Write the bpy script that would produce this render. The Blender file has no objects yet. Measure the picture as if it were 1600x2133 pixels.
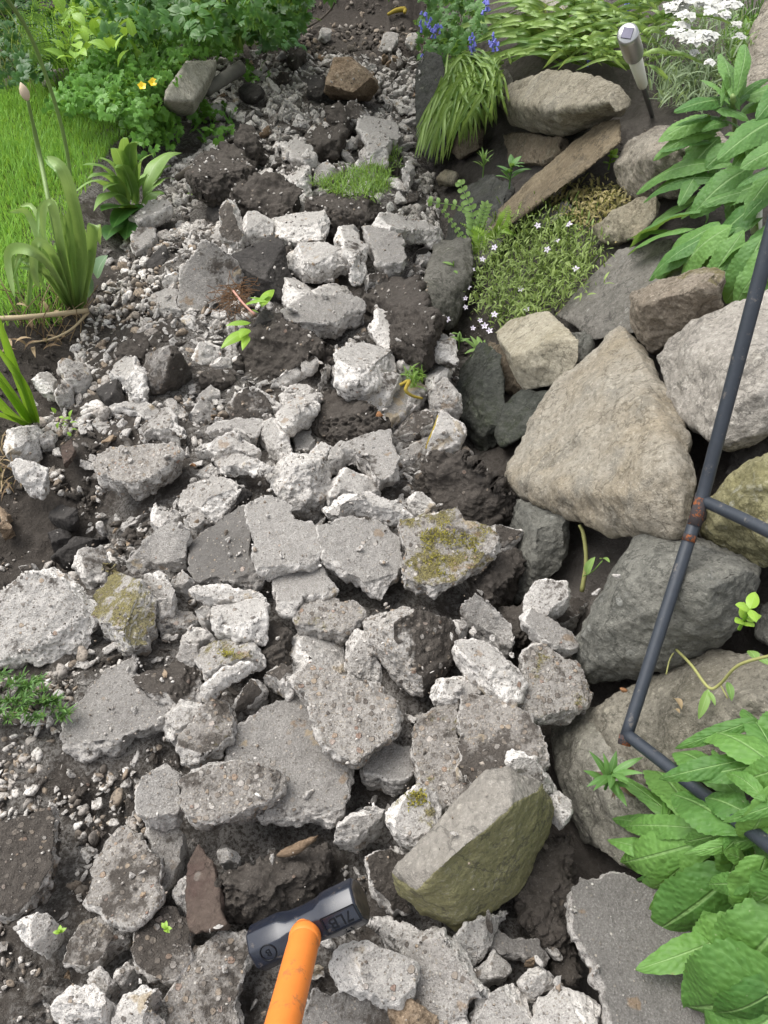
import bpy, bmesh, math, random
import numpy as np
from mathutils import Vector, Matrix, noise as mnoise

random.seed(7)
rng = np.random.default_rng(7)
SC = bpy.context.scene
COL = SC.collection

# ------------------------------------------------------------------ camera
CAM_H, PITCH, F = 1.25, math.radians(45), 1642.0      # F in pixels of the 1600 x 2133 photograph
cam_d = bpy.data.cameras.new('camera')
cam = bpy.data.objects.new('camera', cam_d)
COL.objects.link(cam)
cam.location = (0, 0, CAM_H)
cam.rotation_euler = (PITCH, 0, 0)
cam_d.sensor_fit = 'VERTICAL'
cam_d.angle = 2 * math.atan(1066.5 / F)
cam_d.clip_start, cam_d.clip_end = 0.02, 500
SC.camera = cam

# ------------------------------------------------------------------ light
SUN_EL, SUN_AZ = math.radians(64), math.radians(-70)   # azimuth from +Y, clockwise
world = bpy.data.worlds.new('World')
SC.world = world
world.use_nodes = True
wn = world.node_tree
wn.nodes.clear()
wo = wn.nodes.new('ShaderNodeOutputWorld')
wb = wn.nodes.new('ShaderNodeBackground')
wh = wn.nodes.new('ShaderNodeHueSaturation')
ws = wn.nodes.new('ShaderNodeTexSky')
ws.sky_type = 'NISHITA'
ws.sun_disc = False
ws.sun_elevation = SUN_EL
ws.sun_rotation = SUN_AZ
ws.dust_density = 3.0
wh.inputs['Saturation'].default_value = 0.22
wb.inputs['Strength'].default_value = 0.15
wn.links.new(ws.outputs[0], wh.inputs['Color'])
wn.links.new(wh.outputs[0], wb.inputs['Color'])
wn.links.new(wb.outputs[0], wo.inputs['Surface'])
sun_d = bpy.data.lights.new('sun', 'SUN')
sun_d.energy = 1.5
sun_d.angle = math.radians(45)
sun_d.color = (1.0, 0.965, 0.91)
sun = bpy.data.objects.new('sun', sun_d)
COL.objects.link(sun)
_sd = Vector((math.sin(SUN_AZ) * math.cos(SUN_EL), math.cos(SUN_AZ) * math.cos(SUN_EL), math.sin(SUN_EL)))
sun.rotation_euler = _sd.to_track_quat('Z', 'Y').to_euler()
sun.location = _sd * 20
SC.view_settings.view_transform = 'Standard'
SC.view_settings.look = 'None'
SC.view_settings.gamma = 1
SC.view_settings.exposure = 1.0

# ------------------------------------------------------------------ geometry of the place
CAM = np.array([0, 0, CAM_H])
_fw = np.array([0, math.cos(PITCH), -math.sin(PITCH)])
_up = np.array([0, math.sin(PITCH), math.cos(PITCH)])

def ray(px, py):
    return np.array([(px - 800) / F, 0, 0]) + _up * ((1066.5 - py) / F) + _fw

def P(px, py, z):
    """the point at height z that the photograph shows at (px, py)"""
    r = ray(px, py)
    return CAM + r * ((z - CAM_H) / r[2])

def sstep(a, b, x):
    t = np.clip((x - a) / (b - a), 0, 1)
    return t * t * (3 - 2 * t)

def ground(x, y):
    x = np.asarray(x, float); y = np.asarray(y, float)
    edge = 0.22 + 0.08 * sstep(1.1, 0.7, y)
    z = 0.46 * sstep(0, 0.62, x - edge)
    z = z + 0.10 * sstep(0.95, 1.7, x)
    z = z - 0.05 * np.exp(-((x - edge) / 0.06) ** 2)
    lawn = sstep(-0.86, -1.05, x) * (0.05 + 0.05 * sstep(1.5, 2.0, y))
    z = z + lawn
    z = z - 0.07 * np.exp(-(((x + 0.74) / 0.2) ** 2 + ((y - 1.17) / 0.16) ** 2))
    z = z + 0.5 * sstep(5.35, 5.9, y)
    # the heap of broken concrete: rubble fills the path a hand deep
    hp = sstep(-0.92, -0.62, x) * sstep(edge + .02, edge - 0.12, x)
    hp = hp * (1 - 0.95 * np.exp(-(((x + 0.74) / 0.24) ** 2 + ((y - 1.2) / 0.2) ** 2)))
    z = z + 0.068 * hp * sstep(0.5, 0.75, y) * sstep(2.9, 2.3, y)
    return z

def G(px, py, dz=0.0):
    """the point of the ground under a pixel, raised by dz"""
    r = ray(px, py)
    lo = 0.2; hi = 12.0
    t = lo
    prev = lo
    while t < hi:
        p = CAM + r * t
        if p[2] < ground(p[0], p[1]):
            break
        prev = t
        t += 0.03
    a, b = prev, t
    for _ in range(18):
        m = (a + b) / 2
        p = CAM + r * m
        if p[2] < ground(p[0], p[1]): b = m
        else: a = m
    p = CAM + r * b
    return p + np.array([0, 0, dz])

# ------------------------------------------------------------------ numpy noise
def _h(ix, iy, iz, s):
    n = (ix * 374761393 + iy * 668265263 + iz * 2147483647 + s * 974634541) & 0xffffffff
    n = ((n ^ (n >> 13)) * 1274126177) & 0xffffffff
    n = ((n ^ (n >> 16)) * 2246822519) & 0xffffffff
    return ((n ^ (n >> 15)) & 0xffffff) / float(0xffffff)

def vnoise(p, s=0):
    i = np.floor(p).astype(np.int64)
    f = p - i
    f = f * f * f * (f * (f * 6 - 15) + 10)
    r = 0
    for dx in (0, 1):
        wx = f[:, 0] if dx else 1 - f[:, 0]
        for dy in (0, 1):
            wy = f[:, 1] if dy else 1 - f[:, 1]
            for dz in (0, 1):
                wz = f[:, 2] if dz else 1 - f[:, 2]
                r = r + wx * wy * wz * _h(i[:, 0] + dx, i[:, 1] + dy, i[:, 2] + dz, s)
    return r * 2 - 1

def fbm(p, octv=4, s=0, gain=0.5):
    a, r, t = 1.0, 0, 0
    for k in range(octv):
        r = r + a * vnoise(p * (2.03 ** k) + 17.3 * k, s + k)
        t += a
        a *= gain
    return r / t

def worley(p, s=0):
    i = np.floor(p).astype(np.int64)
    f = p - i
    best = np.full(len(p), 9.0)
    for dx in (-1, 0, 1):
        for dy in (-1, 0, 1):
            for dz in (-1, 0, 1):
                a = i + np.array([dx, dy, dz])
                q = np.stack([_h(a[:, 0], a[:, 1], a[:, 2], s + k) for k in (11, 12, 13)], 1) + np.array([dx, dy, dz]) - f
                best = np.minimum(best, (q * q).sum(1))
    return np.sqrt(best)

# ------------------------------------------------------------------ objects
def tag(o, label=None, cat=None, group=None, kind=None):
    if label: o['label'] = label
    if cat: o['category'] = cat
    if group: o['group'] = group
    if kind: o['kind'] = kind
    return o

def empty(name, loc, label, cat, group=None):
    o = bpy.data.objects.new(name, None)
    COL.objects.link(o)
    o.location = loc
    o.empty_display_size = 0.05
    o['_loc'] = list(map(float, loc))
    return tag(o, label, cat, group)

def link(name, me, mat, parent=None, loc=None):
    """one mesh object; vertices are in world space, moved so that the origin sits at loc or at the parent's base"""
    if parent is not None:
        c = np.array(parent['_loc'])
        if parent.type == 'MESH': c = c
    elif loc is None:
        v = np.empty(len(me.vertices) * 3, np.float32); me.vertices.foreach_get('co', v); v = v.reshape(-1, 3)
        c = (v.min(0) + v.max(0)) / 2; c[2] = v[:, 2].min()
        c = c.astype(float)
    else:
        c = np.array(loc, float)
    me.transform(Matrix.Translation(-Vector(c)))
    o = bpy.data.objects.new(name, me)
    COL.objects.link(o)
    if mat is not None:
        me.materials.append(mat)
    if parent is not None:
        o.parent = parent
    else:
        o.location = c
    o['_loc'] = [float(a) for a in c]
    return o

# ------------------------------------------------------------------ node helpers
class NT:
    def __init__(self, name):
        self.m = bpy.data.materials.new(name)
        self.m.use_nodes = True
        self.t = self.m.node_tree
        self.t.nodes.clear()
        self.out = self.t.nodes.new('ShaderNodeOutputMaterial')
    def n(self, kind, **kw):
        x = self.t.nodes.new(kind)
        for k, v in kw.items():
            setattr(x, k, v)
        return x
    def set(self, sock, v):
        if hasattr(v, 'is_output') or isinstance(v, bpy.types.NodeSocket):
            self.t.links.new(v, sock)
        else:
            if sock.type == 'RGBA' and len(v) == 3: v = (*v, 1)
            sock.default_value = v
    def math(self, op, a, b=0.0, c=None, clamp=False):
        x = self.n('ShaderNodeMath', operation=op); x.use_clamp = clamp
        self.set(x.inputs[0], a); self.set(x.inputs[1], b)
        if c is not None: self.set(x.inputs[2], c)
        return x.outputs[0]
    def mix(self, fac, a, b, blend='MIX'):
        x = self.n('ShaderNodeMix', data_type='RGBA', blend_type=blend)
        self.set(x.inputs['Factor'], fac)
        s = [i for i in x.inputs if i.type == 'RGBA']
        self.set(s[0], a); self.set(s[1], b)
        return [o for o in x.outputs if o.type == 'RGBA'][0]
    def noise(self, vec, scale, detail=5, rough=0.55, dist=0.0):
        x = self.n('ShaderNodeTexNoise')
        self.t.links.new(vec, x.inputs['Vector'])
        x.inputs['Scale'].default_value = scale
        x.inputs['Detail'].default_value = detail
        x.inputs['Roughness'].default_value = rough
        x.inputs['Distortion'].default_value = dist
        return x.outputs['Fac']
    def vor(self, vec, scale, feature='F1', rnd=1.0):
        x = self.n('ShaderNodeTexVoronoi', feature=feature)
        self.t.links.new(vec, x.inputs['Vector'])
        x.inputs['Scale'].default_value = scale
        x.inputs['Randomness'].default_value = rnd
        return x
    def step(self, v, a, b, lo=0.0, hi=1.0):
        x = self.n('ShaderNodeMapRange', interpolation_type='SMOOTHSTEP')
        self.set(x.inputs['Value'], v); self.set(x.inputs['From Min'], a); self.set(x.inputs['From Max'], b)
        x.inputs['To Min'].default_value = lo; x.inputs['To Max'].default_value = hi
        return x.outputs[0]
    def ramp(self, fac, stops, interp='LINEAR'):
        x = self.n('ShaderNodeValToRGB')
        x.color_ramp.interpolation = interp
        e = x.color_ramp.elements
        while len(e) < len(stops): e.new(0.5)
        for i, (p, c) in enumerate(stops):
            e[i].position = p; e[i].color = (*c, 1)
        self.t.links.new(fac, x.inputs[0])
        return x.outputs[0]
    def attr(self, name, kind='GEOMETRY'):
        x = self.n('ShaderNodeAttribute', attribute_type=kind, attribute_name=name)
        return x
    def bump(self, h, strength, dist, normal=None):
        x = self.n('ShaderNodeBump')
        x.inputs['Strength'].default_value = strength
        x.inputs['Distance'].default_value = dist
        self.t.links.new(h, x.inputs['Height'])
        if normal is not None: self.t.links.new(normal, x.inputs['Normal'])
        return x.outputs[0]
    def finish(self, color, rough=0.9, normal=None, spec=0.25, metal=0.0, transl=None):
        b = self.n('ShaderNodeBsdfPrincipled')
        self.set(b.inputs['Base Color'], color)
        self.set(b.inputs['Roughness'], rough)
        self.set(b.inputs['Metallic'], metal)
        b.inputs['Specular IOR Level'].default_value = spec
        if normal is not None: self.t.links.new(normal, b.inputs['Normal'])
        s = b.outputs[0]
        if transl is not None:
            tr = self.n('ShaderNodeBsdfTranslucent')
            self.set(tr.inputs['Color'], transl[1])
            if normal is not None: self.t.links.new(normal, tr.inputs['Normal'])
            mx = self.n('ShaderNodeMixShader')
            mx.inputs[0].default_value = transl[0]
            self.t.links.new(s, mx.inputs[1]); self.t.links.new(tr.outputs[0], mx.inputs[2])
            s = mx.outputs[0]
        self.t.links.new(s, self.out.inputs['Surface'])
        return self.m

def objvec(t):
    """object coordinates, shifted by a random offset for each object"""
    tc = t.n('ShaderNodeNewGeometry'); oi = t.n('ShaderNodeObjectInfo')
    k = t.math('MULTIPLY', oi.outputs['Random'], 37.0)
    a = t.n('ShaderNodeVectorMath', operation='ADD')
    t.t.links.new(tc.outputs['Position'], a.inputs[0])
    t.t.links.new(k, a.inputs[1])
    return a.outputs[0], oi

SOIL = (0.040, 0.034, 0.029)

def mat_concrete():
    t = NT('broken concrete')
    v, oi = objvec(t)
    sep = t.n('ShaderNodeSeparateColor'); t.t.links.new(oi.outputs['Color'], sep.inputs[0])
    dirt, grav, tone = sep.outputs[0], sep.outputs[1], sep.outputs[2]
    moss = oi.outputs['Alpha']
    top = t.attr('top').outputs['Fac']
    rim = t.attr('rim').outputs['Fac']
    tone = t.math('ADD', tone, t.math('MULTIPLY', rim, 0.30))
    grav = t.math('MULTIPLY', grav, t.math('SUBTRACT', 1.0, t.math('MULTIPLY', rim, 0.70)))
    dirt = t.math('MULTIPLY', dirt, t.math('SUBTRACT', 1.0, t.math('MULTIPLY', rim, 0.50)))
    dirt = t.math('ADD', dirt, t.math('MULTIPLY', t.attr('side_dark').outputs['Fac'], .55), clamp=True)
    n1 = t.noise(v, 11, 4, 0.6)
    n2 = t.noise(v, 75, 6, 0.68)
    n3 = t.noise(v, 420, 3, 0.7)
    vo = t.vor(v, 85)
    vs = t.vor(v, 240)
    # mortar
    q = t.math('ADD', t.math('MULTIPLY', t.math('SUBTRACT', n2, 0.5), 1.5), tone, clamp=True)
    base = t.mix(q, (0.155, 0.143, 0.132), (0.78, 0.745, 0.70))
    q2 = t.math('ADD', t.math('MULTIPLY', t.math('SUBTRACT', n1, 0.5), 0.8), t.math('MULTIPLY', n3, 0.9), clamp=True)
    cast = t.mix(q2, (0.15, 0.14, 0.13), (0.43, 0.41, 0.38))
    cast = t.mix(t.step(tone, .0, .5), t.mix(.6, cast, (.035, .033, .031)), cast)
    cast = t.mix(t.math('MULTIPLY', tone, 0.45), cast, base)
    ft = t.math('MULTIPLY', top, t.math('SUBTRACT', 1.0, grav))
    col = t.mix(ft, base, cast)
    # sand grains and small pits
    col = t.mix(t.math('MULTIPLY', t.step(n3, 0.56, 0.68), t.math('ADD', t.math('MULTIPLY', tone, 0.8), 0.05, clamp=True)), col, (0.80, 0.775, 0.735))
    pit = t.math('MULTIPLY', t.step(n2, 0.42, 0.34), t.math('SUBTRACT', 1.0, t.math('MULTIPLY', top, .8)))
    col = t.mix(t.math('MULTIPLY', pit, 0.75), col, (0.075, 0.066, 0.058))
    pit2 = t.step(n3, 0.45, 0.34)
    col = t.mix(t.math('MULTIPLY', pit2, 0.7), col, (0.11, 0.10, 0.09))
    # pebbles
    sc = t.n('ShaderNodeSeparateColor'); t.t.links.new(vo.outputs['Color'], sc.inputs[0])
    on = t.step(sc.outputs[0], t.math('SUBTRACT', 1.05, grav), t.math('SUBTRACT', 1.08, grav))
    pr = t.math('ADD', t.math('MULTIPLY', sc.outputs[2], 0.24), 0.20)
    pd = t.math('ADD', vo.outputs['Distance'], t.math('MULTIPLY', t.math('SUBTRACT', t.noise(v, 150, 2, .5), 0.5), 0.42))
    peb = t.math('MULTIPLY', on, t.step(pd, t.math('ADD', pr, .05), t.math('SUBTRACT', pr, .04)))
    pc = t.ramp(sc.outputs[1], [(0, (0.10, 0.085, 0.075)), (0.3, (0.22, 0.19, 0.16)), (0.55, (0.33, 0.28, 0.23)), (0.72, (0.42, 0.33, 0.24)),
                                (0.8, (0.30, 0.19, 0.14)), (0.9, (0.62, 0.58, 0.53)), (1, (0.5, 0.46, 0.42))])
    ss = t.n('ShaderNodeSeparateColor'); t.t.links.new(vs.outputs['Color'], ss.inputs[0])
    on2 = t.step(ss.outputs[0], t.math('SUBTRACT', 0.95, t.math('MULTIPLY', grav, 0.8)), t.math('SUBTRACT', 0.97, t.math('MULTIPLY', grav, 0.8)))
    peb2 = t.math('MULTIPLY', on2, t.step(vs.outputs['Distance'], 0.46, 0.36))
    pc2 = t.ramp(ss.outputs[1], [(0, (0.16, 0.14, 0.12)), (0.5, (0.30, 0.27, 0.23)), (0.85, (0.45, 0.4, 0.34)), (1, (0.66, 0.63, 0.58))])
    gm = t.mix(t.math('MULTIPLY', grav, 0.55), col, t.mix(n2, (0.10, 0.088, 0.076), (0.30, 0.27, 0.235)))
    col = t.mix(t.math('MULTIPLY', peb2, 0.8), gm, pc2)
    col = t.mix(t.math('MULTIPLY', peb, 0.85), col, pc)
    # rusty and black stains
    st = t.noise(v, 23, 3, 0.5)
    col = t.mix(t.math('MULTIPLY', t.step(st, 0.66, 0.72), 0.5), col, (0.25, 0.16, 0.08))
    orn = t.math('FRACT', t.math('MULTIPLY', oi.outputs['Random'], 7.31))
    st2 = t.noise(v, 16, 4, 0.6)
    col = t.mix(t.math('MULTIPLY', t.math('MULTIPLY', t.step(st2, 0.60, 0.66), t.step(orn, 0.62, 0.66)), 0.65), col, t.mix(n3, (0.30, 0.22, 0.12), (0.46, 0.38, 0.26)))
    col = t.mix(t.math('MULTIPLY', t.math('MULTIPLY', t.step(st2, 0.34, 0.29), t.math('MULTIPLY', t.step(orn, 0.5, 0.44), t.step(tone, .3, .36))), 0.85), col, (0.035, 0.034, 0.036))
    # soil
    dm = t.math('ADD', t.math('MULTIPLY', n1, 0.75), t.math('MULTIPLY', n2, 0.45))
    dth = t.math('SUBTRACT', 0.93, t.math('MULTIPLY', dirt, 0.75))
    dmask = t.step(dm, t.math('SUBTRACT', dth, 0.05), t.math('ADD', dth, 0.06))
    dmask = t.math('MULTIPLY', dmask, t.step(dirt, 0.0, 0.12))
    soil = t.mix(n2, (0.026, 0.022, 0.019), (0.135, 0.118, 0.102))
    soil = t.mix(t.math('MULTIPLY', t.step(n3, 0.62, 0.7), 0.6), soil, (0.36, 0.34, 0.31))
    col = t.mix(t.math('MULTIPLY', dmask, t.math('SUBTRACT', 1.0, t.math('MULTIPLY', peb, 0.5))), col, soil)
    # moss
    geo = t.n('ShaderNodeNewGeometry')
    nz = t.n('ShaderNodeSeparateXYZ'); t.t.links.new(geo.outputs['Normal'], nz.inputs[0])
    m1 = t.noise(v, 20, 5, 0.7)
    mth = t.math('SUBTRACT', 0.67, t.math('MULTIPLY', moss, 0.24))
    m1 = t.math('ADD', t.math('MULTIPLY', m1, .75), t.math('MULTIPLY', n2, .25))
    mm = t.math('MULTIPLY', t.step(m1, t.math('SUBTRACT', mth, .02), t.math('ADD', mth, .07)), t.step(nz.outputs[2], 0.3, 0.6))
    mm = t.math('MULTIPLY', mm, t.step(moss, 0.02, 0.1))
    mc = t.mix(t.step(n3, .35, .65), (0.05, 0.04, 0.016), (0.25, 0.215, 0.05))
    mm = t.math('MULTIPLY', mm, .85)
    col = t.mix(t.math('MULTIPLY', mm, t.math('SUBTRACT', 1.0, t.math('MULTIPLY', peb, 0.7))), col, mc)
    h = t.math('ADD', t.math('MULTIPLY', n2, 1.0), t.math('MULTIPLY', n3, 0.35))
    h = t.math('ADD', h, t.math('MULTIPLY', peb, 0.45))
    h = t.math('ADD', h, t.math('MULTIPLY', peb2, 0.2))
    nb = t.bump(h, 1.0, 0.009)
    return t.finish(col, 0.93, nb, 0.2)

def mat_stone(name, a, b, stain, lich, grain=1.0, stain_amt=0.5, lich_amt=0.3, moss=None, spec=0.2):
    """weathered garden stone: two body colours, a stain, pale lichen"""
    t = NT(name)
    v, oi = objvec(t)
    n1 = t.noise(v, 6, 5, 0.6, 0.4)
    n2 = t.noise(v, 40, 6, 0.65)
    n3 = t.noise(v, 330, 4, 0.75)
    n4 = t.noise(v, 14, 5, 0.7)
    col = t.mix(t.step(n1, 0.35, 0.65), a, b)
    col = t.mix(t.math('MULTIPLY', t.step(n2, 0.40, 0.65), 0.5), col, tuple(c * 0.6 for c in a))
    col = t.mix(t.math('MULTIPLY', t.step(n4, 0.48, 0.66), stain_amt), col, stain)
    col = t.mix(t.math('MULTIPLY', t.math('MULTIPLY', t.step(n2, 0.54, 0.64), t.step(n4, 0.42, 0.58)), lich_amt), col, lich)
    col = t.mix(t.math('MULTIPLY', t.step(n3, 0.42, 0.30), 0.7 * grain), col, tuple(c * 0.35 for c in a))
    col = t.mix(t.math('MULTIPLY', t.step(n3, 0.58, 0.72), 0.5 * grain), col, tuple(min(1, c * 2.0) for c in b))
    if moss:
        m1 = t.attr('side').outputs['Fac']
        mk = t.math('MULTIPLY', t.step(t.math('ADD', m1, t.math('MULTIPLY', t.math('SUBTRACT', n4, 0.5), 0.9)), 0.4, 0.7), 0.85)
        col = t.mix(mk, col, t.mix(n3, tuple(c * 0.5 for c in moss), tuple(c * 1.5 for c in moss)))
    n5 = t.noise(v, 120, 4, 0.7)
    cr = t.math('ABSOLUTE', t.math('SUBTRACT', t.noise(v, 4.5, 7, 0.62, 0.3), 0.5))
    col = t.mix(t.math('MULTIPLY', t.step(cr, 0.010, 0.003), 0.55), col, tuple(c * 0.30 for c in a))
    li = t.vor(v, 26)
    lk = t.math('MULTIPLY', t.step(t.math('ADD', li.outputs['Distance'], t.math('MULTIPLY', n2, .5)), 0.44, 0.38), t.step(n4, .50, .60))
    col = t.mix(t.math('MULTIPLY', lk, 0.6), col, lich)
    col = t.mix(t.math('MULTIPLY', t.step(n5, 0.46, 0.36), 0.55 * grain), col, tuple(c * 0.45 for c in a))
    col = t.mix(t.math('MULTIPLY', t.step(n5, 0.55, 0.66), 0.40 * grain), col, tuple(min(1, c * 1.5) for c in b))
    h = t.math('ADD', t.math('MULTIPLY', n2, 0.9), t.math('MULTIPLY', n3, 0.35))
    h = t.math('ADD', h, t.math('MULTIPLY', n5, 0.5))
    nb = t.bump(h, 1.0, 0.009)
    return t.finish(col, 0.88, nb, spec)

def mat_ground():
    t = NT('soil and turf')
    tc = t.n('ShaderNodeTexCoord'); v = tc.outputs['Object']
    s = t.n('ShaderNodeSeparateXYZ'); t.t.links.new(v, s.inputs[0])
    n1 = t.noise(v, 7, 5, 0.65); n2 = t.noise(v, 60, 6, 0.7); n3 = t.noise(v, 300, 3, 0.7)
    col = t.mix(n2, (0.028, 0.024, 0.020), (0.13, 0.113, 0.098))
    gv = t.vor(v, 120)
    ash = t.math('MULTIPLY', t.step(t.math('ADD', n1, t.math('MULTIPLY', n2, 0.5)), 0.62, 0.82), t.math('MULTIPLY', t.step(s.outputs[0], 0.30, 0.15), t.step(s.outputs[1], 4.75, 4.4)))
    bank = t.step(t.math('ADD', s.outputs[0], t.math('MULTIPLY', n1, 0.2)), 0.36, 0.5)
    col = t.mix(t.math('MULTIPLY', bank, 0.7), col, t.mix(n2, (0.07, 0.063, 0.056), (0.21, 0.19, 0.17)))
    left = t.math('MAXIMUM', t.step(t.math('ADD', s.outputs[0], t.math('MULTIPLY', n1, 0.3)), -0.60, -0.38), t.step(s.outputs[1], 2.2, 2.6))
    gn = t.noise(v, 170, 4, 0.75)
    ash = t.math('MULTIPLY', t.math('MULTIPLY', ash, left), t.step(gn, 0.40, 0.56))
    col = t.mix(t.math('MULTIPLY', ash, 0.8), col, t.mix(n2, (0.13, 0.12, 0.11), (0.44, 0.42, 0.39)))
    col = t.mix(t.math('MULTIPLY', t.step(n3, 0.64, 0.72), 0.6), col, (0.42, 0.40, 0.37))
    lawn = t.math('MULTIPLY', t.step(t.math('ADD', s.outputs[0], t.math('MULTIPLY', n1, 0.25)), -0.90, -1.06), t.math('MULTIPLY', t.step(s.outputs[1], 1.75, 2.05), t.step(s.outputs[1], 3.95, 3.7)))
    col = t.mix(lawn, col, t.mix(n2, (0.05, 0.07, 0.014), (0.12, 0.20, 0.03)))
    h = t.math('ADD', n2, t.math('MULTIPLY', n3, 0.4))
    h = t.math('ADD', h, t.math('MULTIPLY', gn, 0.7))
    return t.finish(col, 0.95, t.bump(h, 1.0, 0.012), 0.15)

def mat_leaf(name, dark, light, rib, quilt=0.0, rough=0.45, veins=9.0, transl=0.3, spec=0.4):
    t = NT(name)
    uv = t.n('ShaderNodeUVMap'); uv.uv_map = 'UVMap'
    s = t.n('ShaderNodeSeparateXYZ'); t.t.links.new(uv.outputs[0], s.inputs[0])
    u = t.math('ABSOLUTE', t.math('SUBTRACT', s.outputs[0], 0.5)); vv = s.outputs[1]
    tone = t.attr('tone').outputs['Fac']
    tc = t.n('ShaderNodeTexCoord')
    n = t.noise(tc.outputs['Object'], 70, 4, 0.6)
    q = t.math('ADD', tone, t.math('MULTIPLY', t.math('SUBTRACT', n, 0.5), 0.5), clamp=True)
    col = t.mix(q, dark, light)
    mid = t.step(u, 0.045, 0.012)
    sv = t.math('SINE', t.math('MULTIPLY', t.math('SUBTRACT', vv, t.math('MULTIPLY', u, 0.55)), veins * 6.283))
    vein = t.math('MULTIPLY', t.step(sv, 0.95, 1.0), 0.20 if quilt > 0 else 0.0)
    rb = t.math('MAXIMUM', t.math('MULTIPLY', mid, 0.8), vein)
    col = t.mix(rb, col, rib)
    nb = None
    if quilt > 0:
        vo = t.vor(tc.outputs['Object'], 150, 'SMOOTH_F1')
        h = t.math('SUBTRACT', t.math('MULTIPLY', sv, -0.07), t.math('MULTIPLY', vo.outputs['Distance'], 1.3))
        h = t.math('SUBTRACT', h, t.math('MULTIPLY', mid, 1.0))
        nb = t.bump(h, quilt, 0.0032)
        col = t.mix(t.step(vo.outputs['Distance'], 0.35, 0.75, 0.0, 0.22), col, tuple(c * 0.7 for c in dark))
        br = t.noise(tc.outputs['Object'], 26, 5, 0.7)
        edge = t.math('MULTIPLY', t.step(u, 0.36, 0.5), t.step(br, 0.60, 0.72))
        col = t.mix(t.math('MULTIPLY', edge, 0.7), col, (0.20, 0.15, 0.05))
        yel = t.math('MULTIPLY', t.step(br, 0.62, 0.75), t.step(tone, 0.45, 0.2))
        col = t.mix(t.math('MULTIPLY', yel, 0.5), col, (0.22, 0.22, 0.07))
        sp = t.noise(tc.outputs['Object'], 210, 2, 0.5)
        col = t.mix(t.math('MULTIPLY', t.step(sp, 0.72, 0.76), 0.6), col, (0.35, 0.38, 0.22))
    return t.finish(col, rough, nb, spec, transl=(transl, t.mix(0.5, light, (0.35, 0.5, 0.05))) if transl else None)

def mat_plain(name, c, rough=0.5, metal=0.0, spec=0.5, var=0.25, scale=60, bump=0.0, dirt=None):
    t = NT(name)
    v, _ = objvec(t)
    n = t.noise(v, scale, 5, 0.6)
    col = t.mix(n, tuple(x * (1 - var) for x in c), tuple(min(1, x * (1 + var)) for x in c))
    if dirt:
        d = t.noise(v, scale * 0.6, 6, 0.75)
        col = t.mix(t.math('MULTIPLY', t.step(d, dirt[1], dirt[1] + 0.08), dirt[2]), col, dirt[0])
    return t.finish(col, rough, t.bump(n, bump, 0.003) if bump else None, spec, metal)
# ------------------------------------------------------------------ ground sheet
def spaced(fine0, fine1, step, far0, far1):
    c = list(np.arange(fine0, fine1, step))
    s, x = step, fine0
    while x > far0:
        s *= 1.25; x -= s; c.insert(0, x)
    s, x = step, c[-1]
    while x < far1:
        s *= 1.25; x += s; c.append(x)
    return np.array(c)

def build_ground():
    xs = spaced(-1.15, 0.95, 0.008, -60, 60)
    ys = spaced(0.12, 4.7, 0.009, -60, 60)
    X, Y = np.meshgrid(xs, ys)
    p = np.stack([X.ravel(), Y.ravel(), np.zeros(X.size)], 1)
    Z = ground(p[:, 0], p[:, 1])
    w = sstep(-1.25, -0.95, p[:, 0]) * 0.9 + 0.1
    near = (np.abs(p[:, 0]) < 4) & (p[:, 1] < 8)
    Z = Z + w * near * (0.022 * fbm(p * 9, 4, 3) + 0.013 * fbm(p * 40, 3, 9) - 0.018 * (worley(p * 30 + 0.3, 5) - 0.5) * (0.5 + 0.5 * vnoise(p * 4, 8)))
    p[:, 2] = Z - 0.012
    ny, nx = X.shape
    i = np.arange(ny * nx).reshape(ny, nx)
    f = np.stack([i[:-1, :-1], i[:-1, 1:], i[1:, 1:], i[1:, :-1]], -1).reshape(-1, 4)
    me = mesh_np('ground', p, f)
    o = link('ground', me, M_GROUND, loc=(0, 0, 0))
    o['kind'] = 'structure'
    return o

def mesh_np(name, v, f, smooth=True, attrs=None, uv=None):
    v = np.asarray(v, np.float32); f = np.asarray(f, np.int32)
    me = bpy.data.meshes.new(name)
    k = f.shape[1]
    me.vertices.add(len(v)); me.vertices.foreach_set('co', v.ravel())
    me.loops.add(f.size); me.loops.foreach_set('vertex_index', f.ravel())
    me.polygons.add(len(f)); me.polygons.foreach_set('loop_start', np.arange(0, f.size, k, dtype=np.int32))
    me.polygons.foreach_set('loop_total', np.full(len(f), k, np.int32))
    if smooth: me.polygons.foreach_set('use_smooth', np.ones(len(f), bool))
    for n, a in (attrs or {}).items():
        at = me.attributes.new(n, 'FLOAT', 'POINT'); at.data.foreach_set('value', np.asarray(a, np.float32))
    if uv is not None:
        l = me.uv_layers.new(name='UVMap'); l.data.foreach_set('uv', np.asarray(uv, np.float32)[f.ravel()].ravel())
    me.update(calc_edges=True)
    return me

# ------------------------------------------------------------------ stones
HM_X0, HM_Y0, HM_S, HM_NX, HM_NY = -1.4, 0.1, 0.006, 420, 860
HM = np.full((HM_NX, HM_NY), -9.0)
CNT = np.zeros((HM_NX, HM_NY), bool)

def hm_put(v):
    ix = ((v[:, 0] - HM_X0) / HM_S).astype(int); iy = ((v[:, 1] - HM_Y0) / HM_S).astype(int)
    ok = (ix >= 1) & (ix < HM_NX - 1) & (iy >= 1) & (iy < HM_NY - 1)
    for dx in (-1, 0, 1):
        for dy in (-1, 0, 1):
            np.maximum.at(HM, (ix[ok] + dx, iy[ok] + dy), v[ok, 2])

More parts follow.
